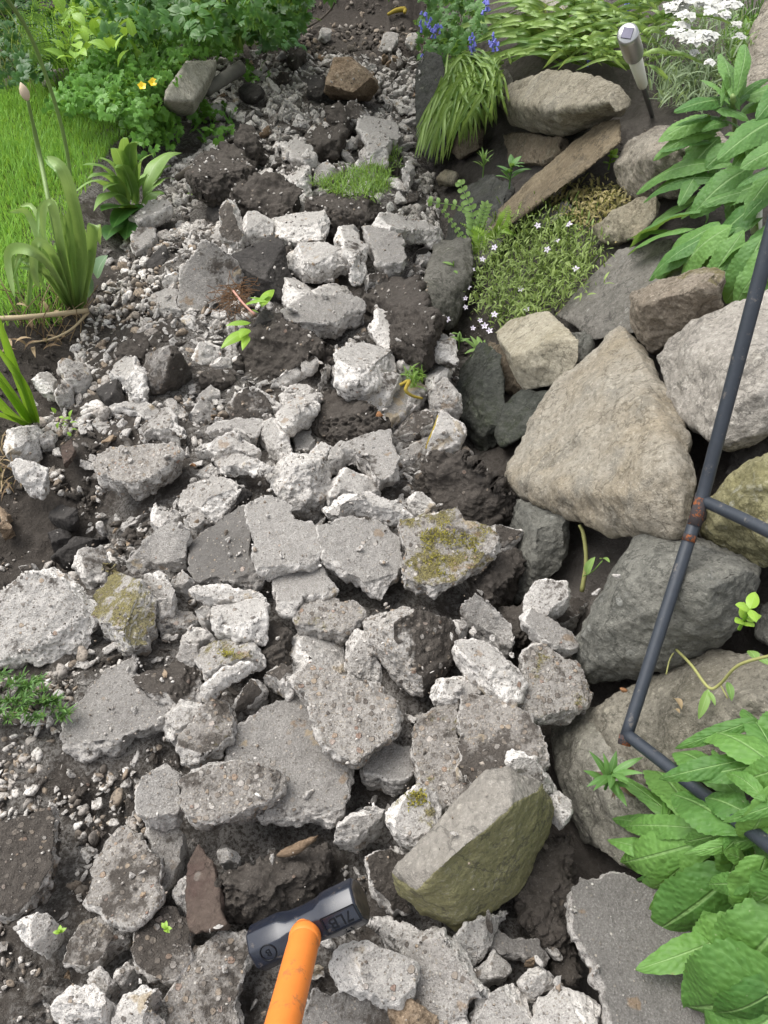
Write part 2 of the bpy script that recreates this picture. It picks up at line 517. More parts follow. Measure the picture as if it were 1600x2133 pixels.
def hm_get(x, y):
    ix = int((x - HM_X0) / HM_S); iy = int((y - HM_Y0) / HM_S)
    g = float(ground(x, y)) - 0.012
    if 0 <= ix < HM_NX and 0 <= iy < HM_NY:
        return max(g, HM[ix, iy]), HM[ix, iy] > g + 0.006
    return g, False

_tmp = bpy.data.objects.new('remesh', bpy.data.meshes.new('remesh'))
_rm = _tmp.modifiers.new('r', 'REMESH'); _rm.mode = 'VOXEL'

def remesh(bm, voxel):
    bmesh.ops.triangulate(bm, faces=bm.faces)
    bmesh.ops.recalc_face_normals(bm, faces=bm.faces)
    me = bpy.data.meshes.new('tmp'); bm.to_mesh(me); bm.free()
    old = _tmp.data; _tmp.data = me; bpy.data.meshes.remove(old)
    _rm.voxel_size = voxel
    if _tmp.name not in COL.objects: COL.objects.link(_tmp)
    dg = bpy.context.evaluated_depsgraph_get(); dg.update()
    out = bpy.data.meshes.new_from_object(_tmp.evaluated_get(dg))
    n = len(out.vertices)
    v = np.empty(n * 3, np.float32); out.vertices.foreach_get('co', v)
    nr = np.empty(n * 3, np.float32); out.vertex_normals.foreach_get('vector', nr)
    f = np.empty(len(out.polygons) * 4, np.int32)
    if len(out.loops) != len(f): raise ValueError('not quads')
    out.loops.foreach_get('vertex_index', f)
    bpy.data.meshes.remove(out)
    return v.reshape(-1, 3).astype(float), nr.reshape(-1, 3).astype(float), f.reshape(-1, 4)

def jag(pts, amp, lev=2):
    """fractal midpoint displacement of a closed outline (world space)"""
    for k in range(lev):
        q = []
        amp *= .85 if k else 1
        for i, a in enumerate(pts):
            b = pts[(i + 1) % len(pts)]
            d = b - a; L = np.linalg.norm(d)
            n = np.array([-d[1], d[0], 0]) / (L + 1e-9)
            q.append(a)
            if L > 0.008:
                q.append((a + b) / 2 + n * L * amp * random.uniform(-1, 1) + d * random.uniform(-.12, .12))
        pts = q
    return pts

def prism_bm(top, thick, flare=1.02, under=0.86, tilt=None):
    c = np.mean(top, 0)
    dn = np.array([0, 0, -1.0]) if tilt is None else tilt
    o1, o2 = random.uniform(0, 99), random.uniform(0, 99)
    def wob(p, o, a):
        d = (p - c); d = d / (np.linalg.norm(d) + 1e-9)
        return a * mnoise.noise(Vector((d[0] * 2.6 + o, d[1] * 2.6, o)))
    mid = [c + (p - c) * (flare + wob(p, o1, .16)) + dn * thick * (.45 + wob(p, o2, .5)) for p in top]
    bot = [c + (p - c) * (under + wob(p, o2, .16)) + dn * thick * random.uniform(.92, 1.05) for p in top]
    bm = bmesh.new()
    A = [bm.verts.new(p) for p in top]; B = [bm.verts.new(p) for p in mid]; D = [bm.verts.new(p) for p in bot]
    n = len(A)
    bm.faces.new(A); bm.faces.new(D[::-1])
    for i in range(n):
        j = (i + 1) % n
        bm.faces.new((A[j], A[i], B[i], B[j])); bm.faces.new((B[j], B[i], D[i], D[j]))
    return bm

def hull_bm(pts):
    bm = bmesh.new()
    vs = [bm.verts.new(p) for p in pts]
    r = bmesh.ops.convex_hull(bm, input=vs)
    kill = [v for v in bm.verts if not v.link_faces]
    bmesh.ops.delete(bm, geom=kill, context='VERTS')
    return bm

def parse(s, z):
    o = []
    for t in s.split():
        a = [float(x) for x in t.split(',')]
        o.append(P(a[0], a[1], a[2] if len(a) > 2 else z))
    return o

#      dirt grav tone moss  amp(side) amp(top)
KIND = {
 's': (.16, .10, .45, 0, .0062, .0016, 'concrete_slab', 'concrete slab'),
 'f': (.10, .02, .16, 0, .0060, .0006, 'concrete_slab', 'concrete slab'),
 'w': (.16, .22, .80, 0, .0066, .0048, 'concrete_chunk', 'concrete chunk'),
 'p': (.26, .30, .58, 0, .0066, .0048, 'concrete_chunk', 'concrete chunk'),
 'g': (.27, .88, .46, 0, .0066, .0042, 'concrete_slab', 'concrete slab'),
 'd': (.90, .12, .25, 0, .0150, .0140, 'soil_clod', 'soil clod'),
 'e': (.56, .40, .45, 0, .0080, .0062, 'concrete_chunk', 'concrete chunk'),
 'k': None, 't': None, 'b': None,
}
KNAME = {'k': ('dark_stone', 'stone'), 't': ('tan_stone', 'stone'), 'b': ('slate_shard', 'slate')}
ROCKS = []

def add_rock(kind, base, label, seed, size, dist, plane=None, amp_mul=1.0, cell=True, name=None, cat=None, mat=None, col=None, side_fn=None, group='broken pieces of the old concrete path'):
    voxel = max(0.00160 * dist, size / 100, 0.0020)
    v, n, f = remesh(base, voxel)
    # clean fracture faces: flats cut across the corners
    rc = np.random.default_rng(seed + 5000)
    c0 = v.mean(0)
    for _ in range({'w': 5, 'p': 5, 'e': 5, 'd': 3, 's': 2, 'g': 2, 'f': 0, 'b': 0}.get(kind[0], 3)):
        th = rc.uniform(0, 6.283); zz = rc.uniform(.45, .9) if kind[0] in 'wpedk' else rc.uniform(.6, .9)
        pn = np.array([math.cos(th) * math.sqrt(1 - zz * zz), math.sin(th) * math.sqrt(1 - zz * zz), zz])
        dd = (v - c0) @ pn
        lim = np.quantile(dd, rc.uniform(.86, .965) if kind[0] not in 'sg' else rc.uniform(.95, .99))
        v = v - np.outer(np.maximum(0, dd - lim), pn)
    me0 = mesh_np('tmp', v, f); n = np.empty(len(v) * 3, np.float32); me0.vertex_normals.foreach_get('vector', n); n = n.reshape(-1, 3).astype(float); bpy.data.meshes.remove(me0)
    k = kind[0]
    dirt, grav, tone, moss = .1, .2, .5, 0
    A, T = .006, .004
    if KIND.get(k):
        dirt, grav, tone, moss, A, T, nm, ct = KIND[k]
    else:
        nm, ct = KNAME.get(k, ('rock', 'rock')); A, T = .004, .003
    i = 1
    while i < len(kind):
        q = int(kind[i + 1]) / 9.0
        if kind[i] == 'm': moss = q
        if kind[i] == 'd': dirt = q
        if kind[i] == 'g': grav = q
        if kind[i] == 't': tone = q
        i += 2
    rng1 = np.random.default_rng(seed)
    if k in 'wpsg' and 'd' not in kind[1:]: dirt = float(np.clip(dirt + rng1.choice([-.1, -.08, 0, .08, .18]), 0, .6))
    tone = float(np.clip(tone + rng1.uniform(-.10, .10), 0, 1))
    off = rng1.uniform(-50, 50, 3)
    sc = np.clip(size / 0.16, 0.35, 1.5)
    top = np.zeros(len(v))
    if plane is not None:
        c, pn = plane
        d = (v - c) @ pn
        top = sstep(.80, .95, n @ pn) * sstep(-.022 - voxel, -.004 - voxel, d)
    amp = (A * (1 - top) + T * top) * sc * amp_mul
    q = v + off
    D = amp * (1.0 * fbm(q * 32 / sc, 4, seed, .55))
    D = D + amp * (1 - .75 * top) * (.75 * (.38 - np.abs(fbm(q * 66 / sc, 3, seed + 21))) + .5 * (.35 - np.abs(vnoise(q * 130))))
    # broken faces: chipped facets and aggregate standing proud
    if cell:
        D = D + amp * (1 - top) * 0.9 * (0.5 - worley(q * 34 / sc, seed))
        if dist < 2.6:
            D = D + (0.0016 + 0.0010 * grav) * (0.55 - worley(q * 95, seed + 3)) * (0.25 + 0.75 * np.maximum(grav, 1 - top)) * 1.3
    D = D + 0.008 * sc * fbm(q * 7 / sc, 2, seed + 7) * (1 - .6 * top)
    v = v + n * D[:, None]
    at = {'top': top}
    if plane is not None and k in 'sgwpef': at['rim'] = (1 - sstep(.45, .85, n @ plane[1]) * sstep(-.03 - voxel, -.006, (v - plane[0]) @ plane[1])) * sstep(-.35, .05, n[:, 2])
    if side_fn is not None: at['side_dark'] = side_fn(v, n)
    me = mesh_np(name or nm, v, f, attrs=at)
    ROCKS.append((me, name or nm, cat or ct, label, (dirt, grav, tone, moss), mat or {'k': M_DARK, 't': M_TAN, 'b': M_SLATE}.get(k, M_CONC), group))
    hm_put(v)

def plane_of(top):
    a = np.array(top); c = a.mean(0)
    u, s, vt = np.linalg.svd(a - c)
    n = vt[2]
    if n[2] < 0: n = -n
    return c, n

def rock_line(line, seed):
    kind, z, th, pts, label = [x.strip() for x in line.split(';')]
    z = float(z); th = float(th)
    top = parse(pts, z)
    if kind[0] != 'b' and pts.count(',') == len(pts.split()):
        # every piece lies at a slant of its own
        rr = random.Random(seed)
        m = .10 if kind[0] == 'f' else .24 if kind[0] in 'sg' else .55
        c0 = np.mean(top, 0); R0 = np.ptp(np.array(top), 0)[:2].max()
        m = min(m, (max(z, .04) * .9) / (R0 + 1e-6))
        nv = np.array([rr.uniform(-m, m), rr.uniform(-m * 1.2, m * .6), 1.0])
        pp = []
        for t in pts.split():
            a = [float(x) for x in t.split(',')]; r = ray(a[0], a[1])
            pp.append(CAM + r * (((c0 - CAM) @ nv) / (r @ nv)))
        top = pp
    c0 = np.mean(top, 0)
    top = [c0 + (p - c0) * {'s': 1.045, 'g': 1.045, 'f': 1.0, 'b': 1.0}.get(kind[0], 1.085) for p in top]
    pl = plane_of(top)
    size = np.ptp(np.array(top), 0)[:2].max()
    dist = np.linalg.norm(np.mean(top, 0) - CAM)
    # keep the anticlockwise order seen from above
    a = np.array(top)
    if np.sum(a[:, 0] * np.roll(a[:, 1], -1) - np.roll(a[:, 0], -1) * a[:, 1]) < 0: top = top[::-1]
    top = jag(top, .13 if kind[0] not in 'bk' else .06, 3)
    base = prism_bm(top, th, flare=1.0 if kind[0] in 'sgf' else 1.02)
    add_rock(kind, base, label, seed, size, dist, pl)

def hull_line(line, seed):
    kind, depth, pts, label = [x.strip() for x in line.split(';')]
    p = np.array(parse(pts, .05)); depth = float(depth)
    c = p.mean(0); rd = c - CAM; rd /= np.linalg.norm(rd)
    back = c + (p - c) * .8 + rd * depth
    back[:, 2] = np.minimum(back[:, 2], p[:, 2] - .02)
    size = np.ptp(p, 0)[:2].max()
    dv = {'two-toned': lambda v, n: sstep(-.05, .25, n @ np.array([.9, .1, -.1]) + .25 * fbm(v * 30, 3)) * (v[:, 0] > c[0] - .03),
          'pyramid': lambda v, n: sstep(.1, .4, n @ np.array([.8, -.3, -.1])), }  # prism: soil on its right face; pyramid: right-facing side darker
    fn = next((f for k, f in dv.items() if k in label), None)
    add_rock(kind, hull_bm(list(p) + list(back)), label, seed, size, np.linalg.norm(c - CAM), side_fn=fn)

# kind ; top height ; thickness ; outline in photograph pixels ; label
RUBBLE = """
d;.06;.06;603,118 612,92 625,85 632,106 618,122;dark grey triangular stone beside the hedge foot, far end of the rubble
k;.07;.06;640,182 646,155 665,150 683,156 680,180 658,190;black coal-like lump just left of the big brown lump
k;.05;.05;497,183 512,171 535,170 548,182 530,193 508,192;flat dark oval stone near the round timber stake
w;.05;.05;437,220 450,208 466,212 462,226 445,231;small white chunk below the grey stone slab on the plants
w;.05;.05;472,222 480,207 491,213 488,228;narrow white chunk between the stone slab and the dark pointed clod
d;.11;.10;492,292 500,268 517,256 532,276 547,292 528,302 505,304;pointed dark soil clod below the round timber stake
d;.12;.10;400,356 430,318 470,304 505,303 527,318 526,352 492,368 430,372;wide block of dark soil beside the broad-leaved plant at the lawn edge
s;.09;.05;597,300 606,286 632,288 648,305 656,324 640,332 612,328;grey stone with a smooth oval face, alone in the far pale rubble
p;.09;.07;760,285 768,268 790,266 807,288 800,316 772,322;tan rounded lump standing upright near the upright dark edging stone
d;.08;.07;642,285 662,262 700,256 714,275 700,298 660,300;dark soil clod in the middle of the far pale rubble
d;.09;.07;680,228 700,208 725,214 732,240 716,252 692,246;dark soil lump under the big brown lump
e;.08;.07;718,225 735,204 762,206 770,228 748,246 726,240;rough brown chunk propping up the big brown lump
s;.08;.05;748,262 764,244 800,247 832,272 828,290 795,286 765,280;low grey slab right of the tan upright lump
w;.10;.09;613,356 624,347 637,348 646,366 632,378 620,386;bright white block left of the grassy turf sod
w;.07;.06;650,360 668,340 694,326 698,346 678,358;pale wedge behind the grassy turf sod
w;.08;.06;725,345 745,326 776,324 784,338 760,345;pale long chunk behind the grassy turf sod
w;.08;.07;838,352 845,330 856,326 863,348 852,366;pale egg-shaped chunk by the foot of the drooping leaves
p;.06;.05;790,86 800,68 822,60 828,78 815,92;pale cluster of cemented pebbles at the far end of the path
p;.06;.05;845,82 852,64 868,60 870,78 858,90;pale lump beside the bluebells at the far end
p;.05;.05;660,70 668,54 682,52 690,66 676,74;buff lump at the far end below the shadowed wall
d;.14;.12;487,390 515,373 560,366 611,367 620,404 600,430 560,436 520,424 497,406;round dark soil clod with a pale pebbly rim beside the turf sod
s;.08;.05;271,449 309,413 346,416 351,428 318,445 290,458;grey smooth slab leaning at the lawn plants
s;.05;.05;288,474 300,467 319,472 322,492 300,512 283,524 275,512;pale slab pointing down, below the grey slab by the lawn plants
k;.07;.07;303,540 320,522 342,508 350,525 334,545 315,556;black angular stone on the left soil edge below the lawn plants
t;.05;.04;326,556 334,540 345,540 347,560 336,566;small tan stone beside the black angular stone
w;.08;.06;338,580 345,562 360,555 371,570 366,588 350,593;white knobbly lump left of the broad grey slab
sd3;.13;.06;397,540,.16 422,504,.2 452,505,.2 480,514,.19 500,566,.13 470,604,.08 430,640,.06 385,645,.06 374,620,.08 378,556,.14;broad grey slab leaning up, its upper corner under soil
s;.06;.06;297,625 322,609 372,588 373,640 340,641 305,640;flat grey slab tucked under the broad leaning slab
w;.06;.05;281,664 295,652 314,658 317,674 302,683 286,678;white rounded lump below the flat grey slab
e;.15;.13;461,394,.17 488,396,.17 507,436,.16 500,495,.1 464,490,.1 457,440,.14;tall upright slab dark with soil, pale on its edge
w;.13;.06;508,440 562,442 563,470 530,474 501,478;pale smooth-backed block left half of the broken long kerb
w;.13;.06;566,446 600,440 637,437 671,439 675,466 633,476 600,480 568,472;long pale block right half of the broken long kerb
k;.15;.14;487,528 510,500 560,478 586,506 602,548 576,580 540,576 498,550;large black angular rock under the broken kerb
k;.07;.06;615,408 622,390 646,389 647,405 628,412;dark grey stone under the bright white block
p;.08;.06;617,432 630,416 648,414 648,430 632,436;grey pointed piece between the round clod and the turf sod
w;.05;.05;388,382 395,370 408,370 412,382 398,386;little white block near the dark block of soil
w;.05;.05;386,488 392,472 405,472 408,486 396,494;little white lump left of the tall upright slab
p;.06;.06;426,500 436,480 455,462 460,485 456,505 440,508;pale rough rubble heap against the tall upright slab
k;.05;.05;431,436 440,424 456,428 457,446 444,452;coal-black lump left of the tall upright slab
p;.05;.05;390,664 402,652 424,656 426,670 408,674;grey lump below the broad leaning slab, left one of two
p;.06;.05;428,672 445,658 466,666 466,684 446,688;grey lump below the broad leaning slab, right one of two
w;.05;.05;481,668 486,656 497,660 497,676 486,678;small white lump under the uprooted weed
d;.14;.13;642,412 672,402 730,398 790,402 800,438 770,451 708,448 672,444;turf sod of dark soil with green grass growing on top
w;.15;.06;708,468 730,459 748,460 748,500 756,548 748,558 733,530 718,500;narrow pale slab edge standing left of the square pale slab
s;.15;.06;757,466 812,474 840,498 850,534 816,546 778,539 768,505;square pale slab with rough face, right of the narrow pale edge
w;.13;.05;766,458 802,448 850,452 902,458 916,476 908,494 888,484 862,476 826,474;long white slab behind the square pale slab
k;.14;.13;857,530,.08 872,479,.15 894,506,.1 886,530,.07 864,536,.06;dark pointed piece with a white back, right of the square pale slab
w;.07;.06;866,536 880,519 902,518 898,534 880,542;small white piece in front of the dark pointed piece
w;.15;.08;588,512 602,493 650,496 700,506 724,516 728,526 690,538 665,546 633,544 608,528;large cream-white chunk below the broken kerb, tan along its lower lip
t;.06;.05;660,568 680,560 706,572 702,590 680,584;flat tan piece under the large cream-white chunk
w;.10;.08;588,582 610,568 640,584 648,604 626,620 598,608;white craggy chunk above the wide beige slab
w;.10;.08;655,594 690,588 716,582 732,590 732,602 706,614 660,620;white craggy chunk behind the wide beige slab, right of its twin
s;.14;.06;586,642 606,624 670,617 730,616 756,629 752,642 722,650 700,670 660,670 620,669 589,660;wide beige slab with a pale broken front
e;.12;.11;760,564 780,553 800,552 808,584 786,588 767,584;brown stained lump below the square pale slab
d;.16;.15;758,592 800,576 836,577 880,616 882,672 850,660 815,645 782,630;dark block of caked soil against the grey rounded boulder
w;.13;.06;775,656 787,634 826,638 850,654 874,674 876,686 842,706 823,720 803,708 786,690;pale smooth slab pointing at the pale flowers
w;.16;.05;868,690 890,684 914,686 950,714 952,726 920,724 892,715 872,704;white topped dark chunk below the pale flowers
w;.11;.08;826,726 846,718 868,732 890,750 886,764 864,768 840,754;white chunk between the smooth slab and the mossy dark rock
w;.16;.09;700,736 735,714 770,698 792,711 830,738 825,752 790,766 762,778 730,770 710,754;big bright white chunk with a rusty hollow in front
p;.12;.05;656,789 676,751 697,737 688,756 672,778;thin tan slab edge left of the big white chunk
w;.11;.07;678,757 702,749 724,770 732,788 704,787;white crumbling chunk under the big bright white chunk
w;.14;.08;728,808 756,791 790,773 823,757 831,768 811,808 786,833 752,830;long white chunk lying across the rubble, orange at its lower end
d;.10;.10;657,808 700,794 732,822 786,840 779,870 726,880 660,898 650,850;dark mound of soil left of the pebble-orange stone
s;.09;.06;792,830 840,806 873,794 886,805 870,828 840,856 811,880 806,862;grey slab with a thin yellow root lying along it
p;.11;.08;898,800 922,788 958,793 962,820 922,841 898,833;grey speckled lump against the dark mossy boulder
w;.11;.05;882,772 910,754 936,743 942,756 920,778 901,796;pale slab leaning up to the dark mossy boulder
e;.09;.07;814,880 845,858 876,842 910,851 900,880 872,896 828,905;pale brownish slab below the yellow root
w;.14;.07;920,850 941,839 970,861 966,885 957,904 930,918 902,930 893,922;bright white slab standing by the dark mossy boulder
p;.07;.07;830,936 858,918 890,904 892,936 862,970 832,966;rough pebbly chunk behind the dark crumbly clod
s;.13;.05;692,930 738,916 780,900 804,884 817,914 833,952 816,984 790,998 768,962 738,936;smooth grey slab with a pointed top, middle of the path
s;.12;.05;688,930 735,917 712,950 682,970;small smooth grey facet left of the pointed grey slab
w;.12;.10;683,985 725,967 770,973 797,1026 770,1024 722,1018 690,1034 680,1005;white chunk with a brown hollow, under the pointed grey slab
w;.16;.05;688,1040 720,1021 772,1026 815,1041 855,1062 856,1076 816,1060 780,1052 748,1042 716,1048 706,1070 686,1064;white curved piece like an arch over brown stones
e;.07;.06;715,1056 748,1046 800,1056 848,1074 846,1084 780,1082 720,1080;brown stony core under the white arch piece
d;.18;.15;852,1002,.1 890,950,.14 925,917,.16 982,922,.18 1017,944,.18 1060,1000,.14 1076,1020,.12 1055,1050,.08 1025,1080,.06 990,1084,.05 950,1064,.06 902,1026,.08;large dark crumbly clod beside the tan triangular boulder
w;.13;.06;850,1020 870,1014 895,1022 904,1046 882,1068 862,1050;pale chip between the arch piece and the large dark clod
w;.11;.09;235,762 260,743 290,753 288,790 263,791 247,780;white pitted lump left of the dark pyramid stone
p;.09;.07;121,752 126,733 152,736 182,762 184,779 160,790 136,780;pale chunk on the soil near the dry stalks
w;.07;.05;60,777 82,766 104,778 117,791 106,804 74,794;flat white piece beside the pale chunk, nearest the dry stalks
e;.07;.07;108,808 127,787 145,798 140,818 118,824;pale topped piece with dark front above the rubble hollow
k;.08;.08;200,798 222,783 250,791 250,818 222,831 206,818;coal-black block left of the dark pyramid stone
d;.09;.09;240,708 276,696 314,718 306,748 272,744 242,748;black crumbly clod behind the dark pyramid stone
w;.08;.05;218,844 250,824 275,836 332,844 321,862 296,863 262,850;long pale chunk in front of the dark pyramid stone
p;.09;.06;290,886 325,858 350,852 385,876 371,891 316,890 302,903;rough pale chunk with a grey face, right of the long pale chunk
g;.11;.06;197,968 213,943 240,929 276,926 313,912 359,924 369,940 345,964 320,984 296,998 266,1004 238,996 207,983;wide pebbly slab above the dark hollow
w;.09;.08;0,918 12,892 31,873 53,867 80,887 67,910 36,920;white craggy rock by the bright green leaf stalks
w;.09;.07;16,960 28,948 58,950 87,957 90,970 74,992 42,986;white rock at the left edge above the dark hollow
b;.06;.02;126,928 150,908 158,934 148,955 132,969 125,948;pale grey slate shard standing on its point
p;.05;.05;78,910 100,891 115,897 106,910;small grey stone next to the white craggy rock
p;.05;.05;181,870 208,860 235,869 234,890 208,898;grey flat lump above the slate shard
k;-.01;.05;101,1060 130,1046 160,1062 141,1079 104,1074;dark brown cobble in the dark hollow
k;-.01;.06;108,1140 155,1113 220,1098 217,1111 190,1129 142,1158 112,1152;long dark slab of soil-stained stone in the dark hollow
k;-.02;.05;100,1106 125,1091 143,1103 140,1117 107,1129;dark stone with a rusty crumb in the dark hollow
t;.0;.05;-4,1052 18,1061 22,1088 -4,1096;dark red brick end at the left edge of the dark hollow
w;-.01;.04;194,1084 206,1078 216,1090 208,1096;white chip alone in the dark hollow
e;.04;.05;38,1178 56,1166 78,1172 62,1190 48,1200;brown lump behind the big pale slab at the left edge
pd4;.07;.06;146,1156 175,1141 207,1134 217,1164 210,1188 181,1193 161,1184;grey two-toned chunk above the green-stained chunk
w;.13;.06;100,1160 122,1158 160,1186 190,1221 187,1272 174,1308 160,1326 120,1344 70,1356 15,1362 -40,1356 -50,1270 0,1240 32,1214;big pale slab with small dark hollows, lying at the left edge
pm9d0;.12;.10;190,1224 213,1201 221,1172 245,1152 262,1176 288,1200 298,1258 288,1298 262,1310 238,1306 211,1290 188,1262;green-stained chunk right of the big pale slab
s;.10;.06;263,1158,.08 300,1120,.1 326,1101,.12 370,1079,.15 394,1096,.15 392,1130,.12 388,1162,.1 345,1172,.09 313,1169,.07 300,1192,.05 279,1179,.06;ribbed grey slab leaning behind the green-stained chunk
p;.13;.10;301,1198 318,1169 336,1169 350,1202 359,1226 350,1255 326,1263 301,1254;grey squarish chunk right of the green-stained chunk
p;.10;.08;356,1192 376,1181 397,1196 380,1213 361,1211;round grey lump beside the grey squarish chunk
w;.07;.05;302,1053 316,1043 336,1066 371,1063 370,1075 333,1093 320,1083;white forked chunk at the right edge of the dark hollow
p;.12;.07;376,1028 396,1013 440,994 499,996 492,1011 472,1031 442,1050 416,1046 386,1046;ripple-faced pale chunk right of the dark hollow
k;.13;.04;438,1095,.08 456,1068,.1 485,1029,.13 507,1002,.15 521,1003,.15 510,1026,.13 475,1071,.1 443,1099,.08;dark narrow splinter of slate leaning on the dark grey slab
p;.09;.05;381,1075 398,1061 430,1056 435,1079 407,1096 397,1091;pale triangular chip left of the slate splinter
st1;.12;.05;391,1132 440,1101 488,1064 512,1056 520,1076 522,1125 518,1157 531,1182 550,1194 521,1218 492,1206 450,1200 408,1208 395,1182;large dark grey slab in the middle of the heap
s;.16;.05;521,1060 547,1042 566,1041 600,1051 612,1082 647,1091 666,1110 669,1138 659,1158 624,1165 570,1178 540,1186 526,1160 522,1100;pale rough slab right of the large dark grey slab
s;.13;.04;571,1184 632,1168 667,1165 677,1190 701,1222 685,1237 628,1239 612,1266 588,1267 576,1226;smooth grey slab under the pale rough slab
w;.13;.07;556,866,.12 575,850,.13 594,878,.15 604,930,.11 583,937,.1 563,924,.1 541,887,.1;white smooth-faced chunk pointing up, left of the dark soil mound
e;.13;.10;471,816,.11 502,796,.13 536,788,.15 579,801,.15 582,825,.13 564,846,.11 546,862,.08 516,867,.07 474,874,.06 456,870,.06 471,846,.08;dark topped rock with an ochre lower face
w;.10;.08;581,806 608,793 631,779 656,791 652,806 609,824 587,835;white rough chunk right of the ochre-faced rock
w;.13;.05;585,845 620,825 656,808 660,837 630,859 608,879 597,880;white slanting slab with black and orange spots
s;.10;.04;434,888 512,872 553,870 543,886 529,907 512,900 481,888 438,896;flat grey slab below the ochre-faced rock
w;.11;.07;399,912 438,898 481,891 512,906 540,930 531,940 460,931 433,922;white rough mass below the flat grey slab
w;.13;.04;441,940 499,940 538,955 547,963 520,966 490,968 452,966 442,955;white lens-shaped piece with a black hollow beneath
d;.09;.09;417,766 442,752 490,773 486,790 460,796 419,780;black round clod right of the dark pyramid stone
d;.15;.14;507,708,.12 526,672,.13 586,660,.16 592,676,.17 690,699,.19 690,716,.15 630,750,.1 568,778,.07 533,784,.06 491,768,.07;long dark bank of caked soil below the wide beige slab
k;.17;.06;526,658 557,638 580,638 588,656 572,666 527,677;blue-grey flat stone under the uprooted weed
w;.09;.07;382,746 398,728 431,698 455,708 455,724 420,747 408,765;white crumbly chunk right of the dark pyramid stone's tip
w;.09;.07;436,747 457,733 479,741 480,758 464,759;white lump behind the black round clod
p;.08;.06;408,822 424,803 453,798 457,812 421,831;pale oval stone below the black round clod
pt3;.08;.07;390,852 407,834 437,831 453,849 437,866 395,868;grey flat-faced lump below the pale oval stone
p;.07;.06;341,824 368,834 389,850 376,859 346,845;grey lump at the foot of the dark pyramid stone
s;.12;.03;624,749 661,739 663,752 652,767 629,763;small sharp grey wedge below the dark bank of soil
w;.09;.04;561,788 612,759 650,765 612,780 583,791;thin white slab edge below the dark bank of soil
s;.08;.05;603,888 641,877 650,887 643,933 613,931;ripple-marked grey slab between the two soil mounds
w;.12;.08;644,914 680,912 689,924 678,942 644,940;white pitted block above the two-faced prism chunk
s;.15;.045;664,1096 702,1087 740,1083 795,1089 827,1123 832,1156 826,1192 796,1226 770,1220 711,1188 684,1164 668,1130;pale grey six-sided slab with white crumbled edges, beside the mossy slab
gm7;.17;.045;833,1092 850,1073 900,1056 932,1054 970,1083 1012,1093 1040,1118 986,1182 950,1206 906,1218 846,1202 836,1188 843,1150;large brown slab with yellow-green moss, against the blue-grey boulder
gm4;.12;.06;608,1274 625,1243 665,1239 740,1252 759,1266 749,1290 728,1308 708,1314 665,1306 616,1298;brown pebbly block with a little moss, below the smooth grey slab
w;.09;.06;604,1342 621,1311 668,1320 719,1326 719,1370 700,1386 651,1380 607,1366;pale grey block under the brown pebbly block
p;.11;.07;723,1364 728,1319 741,1299 760,1299 770,1350 796,1381 791,1391 762,1404 731,1396;grey chunk with an ochre patch, left of the two-toned prism
g;.14;.05;607,1388 642,1385 705,1400 741,1414 790,1417 802,1444 824,1473 821,1500 814,1528 775,1555 760,1567 737,1580 712,1570 686,1550 668,1515 650,1480 643,1440 620,1422;large brown slab set with pebbles, white along its left edge
s;.07;.06;757,1590 774,1558 811,1543 850,1551 866,1598 850,1616 812,1622 763,1610;grey stone with a white lip under the pebble-set slab
gm3;.11;.05;858,1530 870,1482 900,1473 957,1461 955,1540 956,1595 986,1634 950,1664 916,1682 890,1656 879,1622 863,1578;long brown-grey slab right of the dark gap, two white pebbles in it
w;.13;.06;899,1440 916,1409 945,1402 1000,1407 1011,1418 996,1440 965,1447 910,1449;white long piece bridging below the two-toned prism
w;.17;.07;953,1342 971,1317 990,1314 1050,1357 1088,1400 1083,1428 1040,1418 984,1380 960,1356;bright white bar-like chunk lying diagonally
gm3;.13;.05;1090,1362 1115,1339 1132,1337 1150,1359 1199,1377 1209,1413 1231,1432 1234,1456 1162,1480 1112,1492 1096,1482 1076,1462 1085,1436 1092,1402;brown slab of pebbles and white mortar, touching the slate boulder
gd4;.15;.05;964,1452 985,1447 1030,1449 1057,1452 1075,1472 1102,1492 1124,1526 1139,1564 1145,1580 1127,1590 1066,1598 1026,1594 1010,1606 988,1626 964,1600 958,1550 960,1490;square dark slab with a white left edge and a black spot
w;.17;.05;1061,1552 1090,1549 1117,1569 1140,1597 1169,1622 1166,1635 1133,1644 1098,1607 1068,1594;long white chunk behind the lone sandstone boulder
w;.13;.06;1142,1652 1170,1637 1189,1658 1190,1684 1177,1697 1154,1672;white end piece right of the lone sandstone boulder
s;.14;.06;961,1267,.12 976,1246,.14 995,1229,.16 1030,1256,.15 1035,1271,.14 1064,1301,.12 1063,1345,.1 1040,1330,.1 1012,1314,.1 991,1298,.1;blue-grey smooth slab above the bright white bar
p;.11;.07;936,1273 967,1272 975,1300 951,1320;small grey piece right of the two-toned prism
s;.15;.035;1089,1272 1103,1259 1150,1288 1194,1318 1208,1336 1190,1350 1140,1334 1108,1308;long pale slab leaning on the slate boulder
w;.17;.06;1101,1233 1118,1213 1150,1196 1182,1182 1192,1206 1181,1240 1140,1273 1104,1256;white craggy chunk resting by the blue-grey boulder
d;.11;.10;976,1234 1000,1190 1040,1152 1085,1154 1084,1180 1056,1206 1030,1238;dark soil clod under the mossy slab
e;.11;.05;1010,1092 1055,1082 1094,1096 1075,1120 1048,1140;dirty angular plate behind the mossy slab
e;.09;.07;1143,1277 1182,1242 1219,1247 1196,1278 1172,1295;brown block in the soil pocket beside the white craggy chunk
d;.08;.08;1036,1264 1090,1262 1104,1294 1090,1323 1067,1310;dark soil lump between the two leaning slabs
w;.15;.05;453,1248 490,1245 540,1250 548,1262 549,1312 513,1308 480,1304 456,1300;square white block in the left of the heap
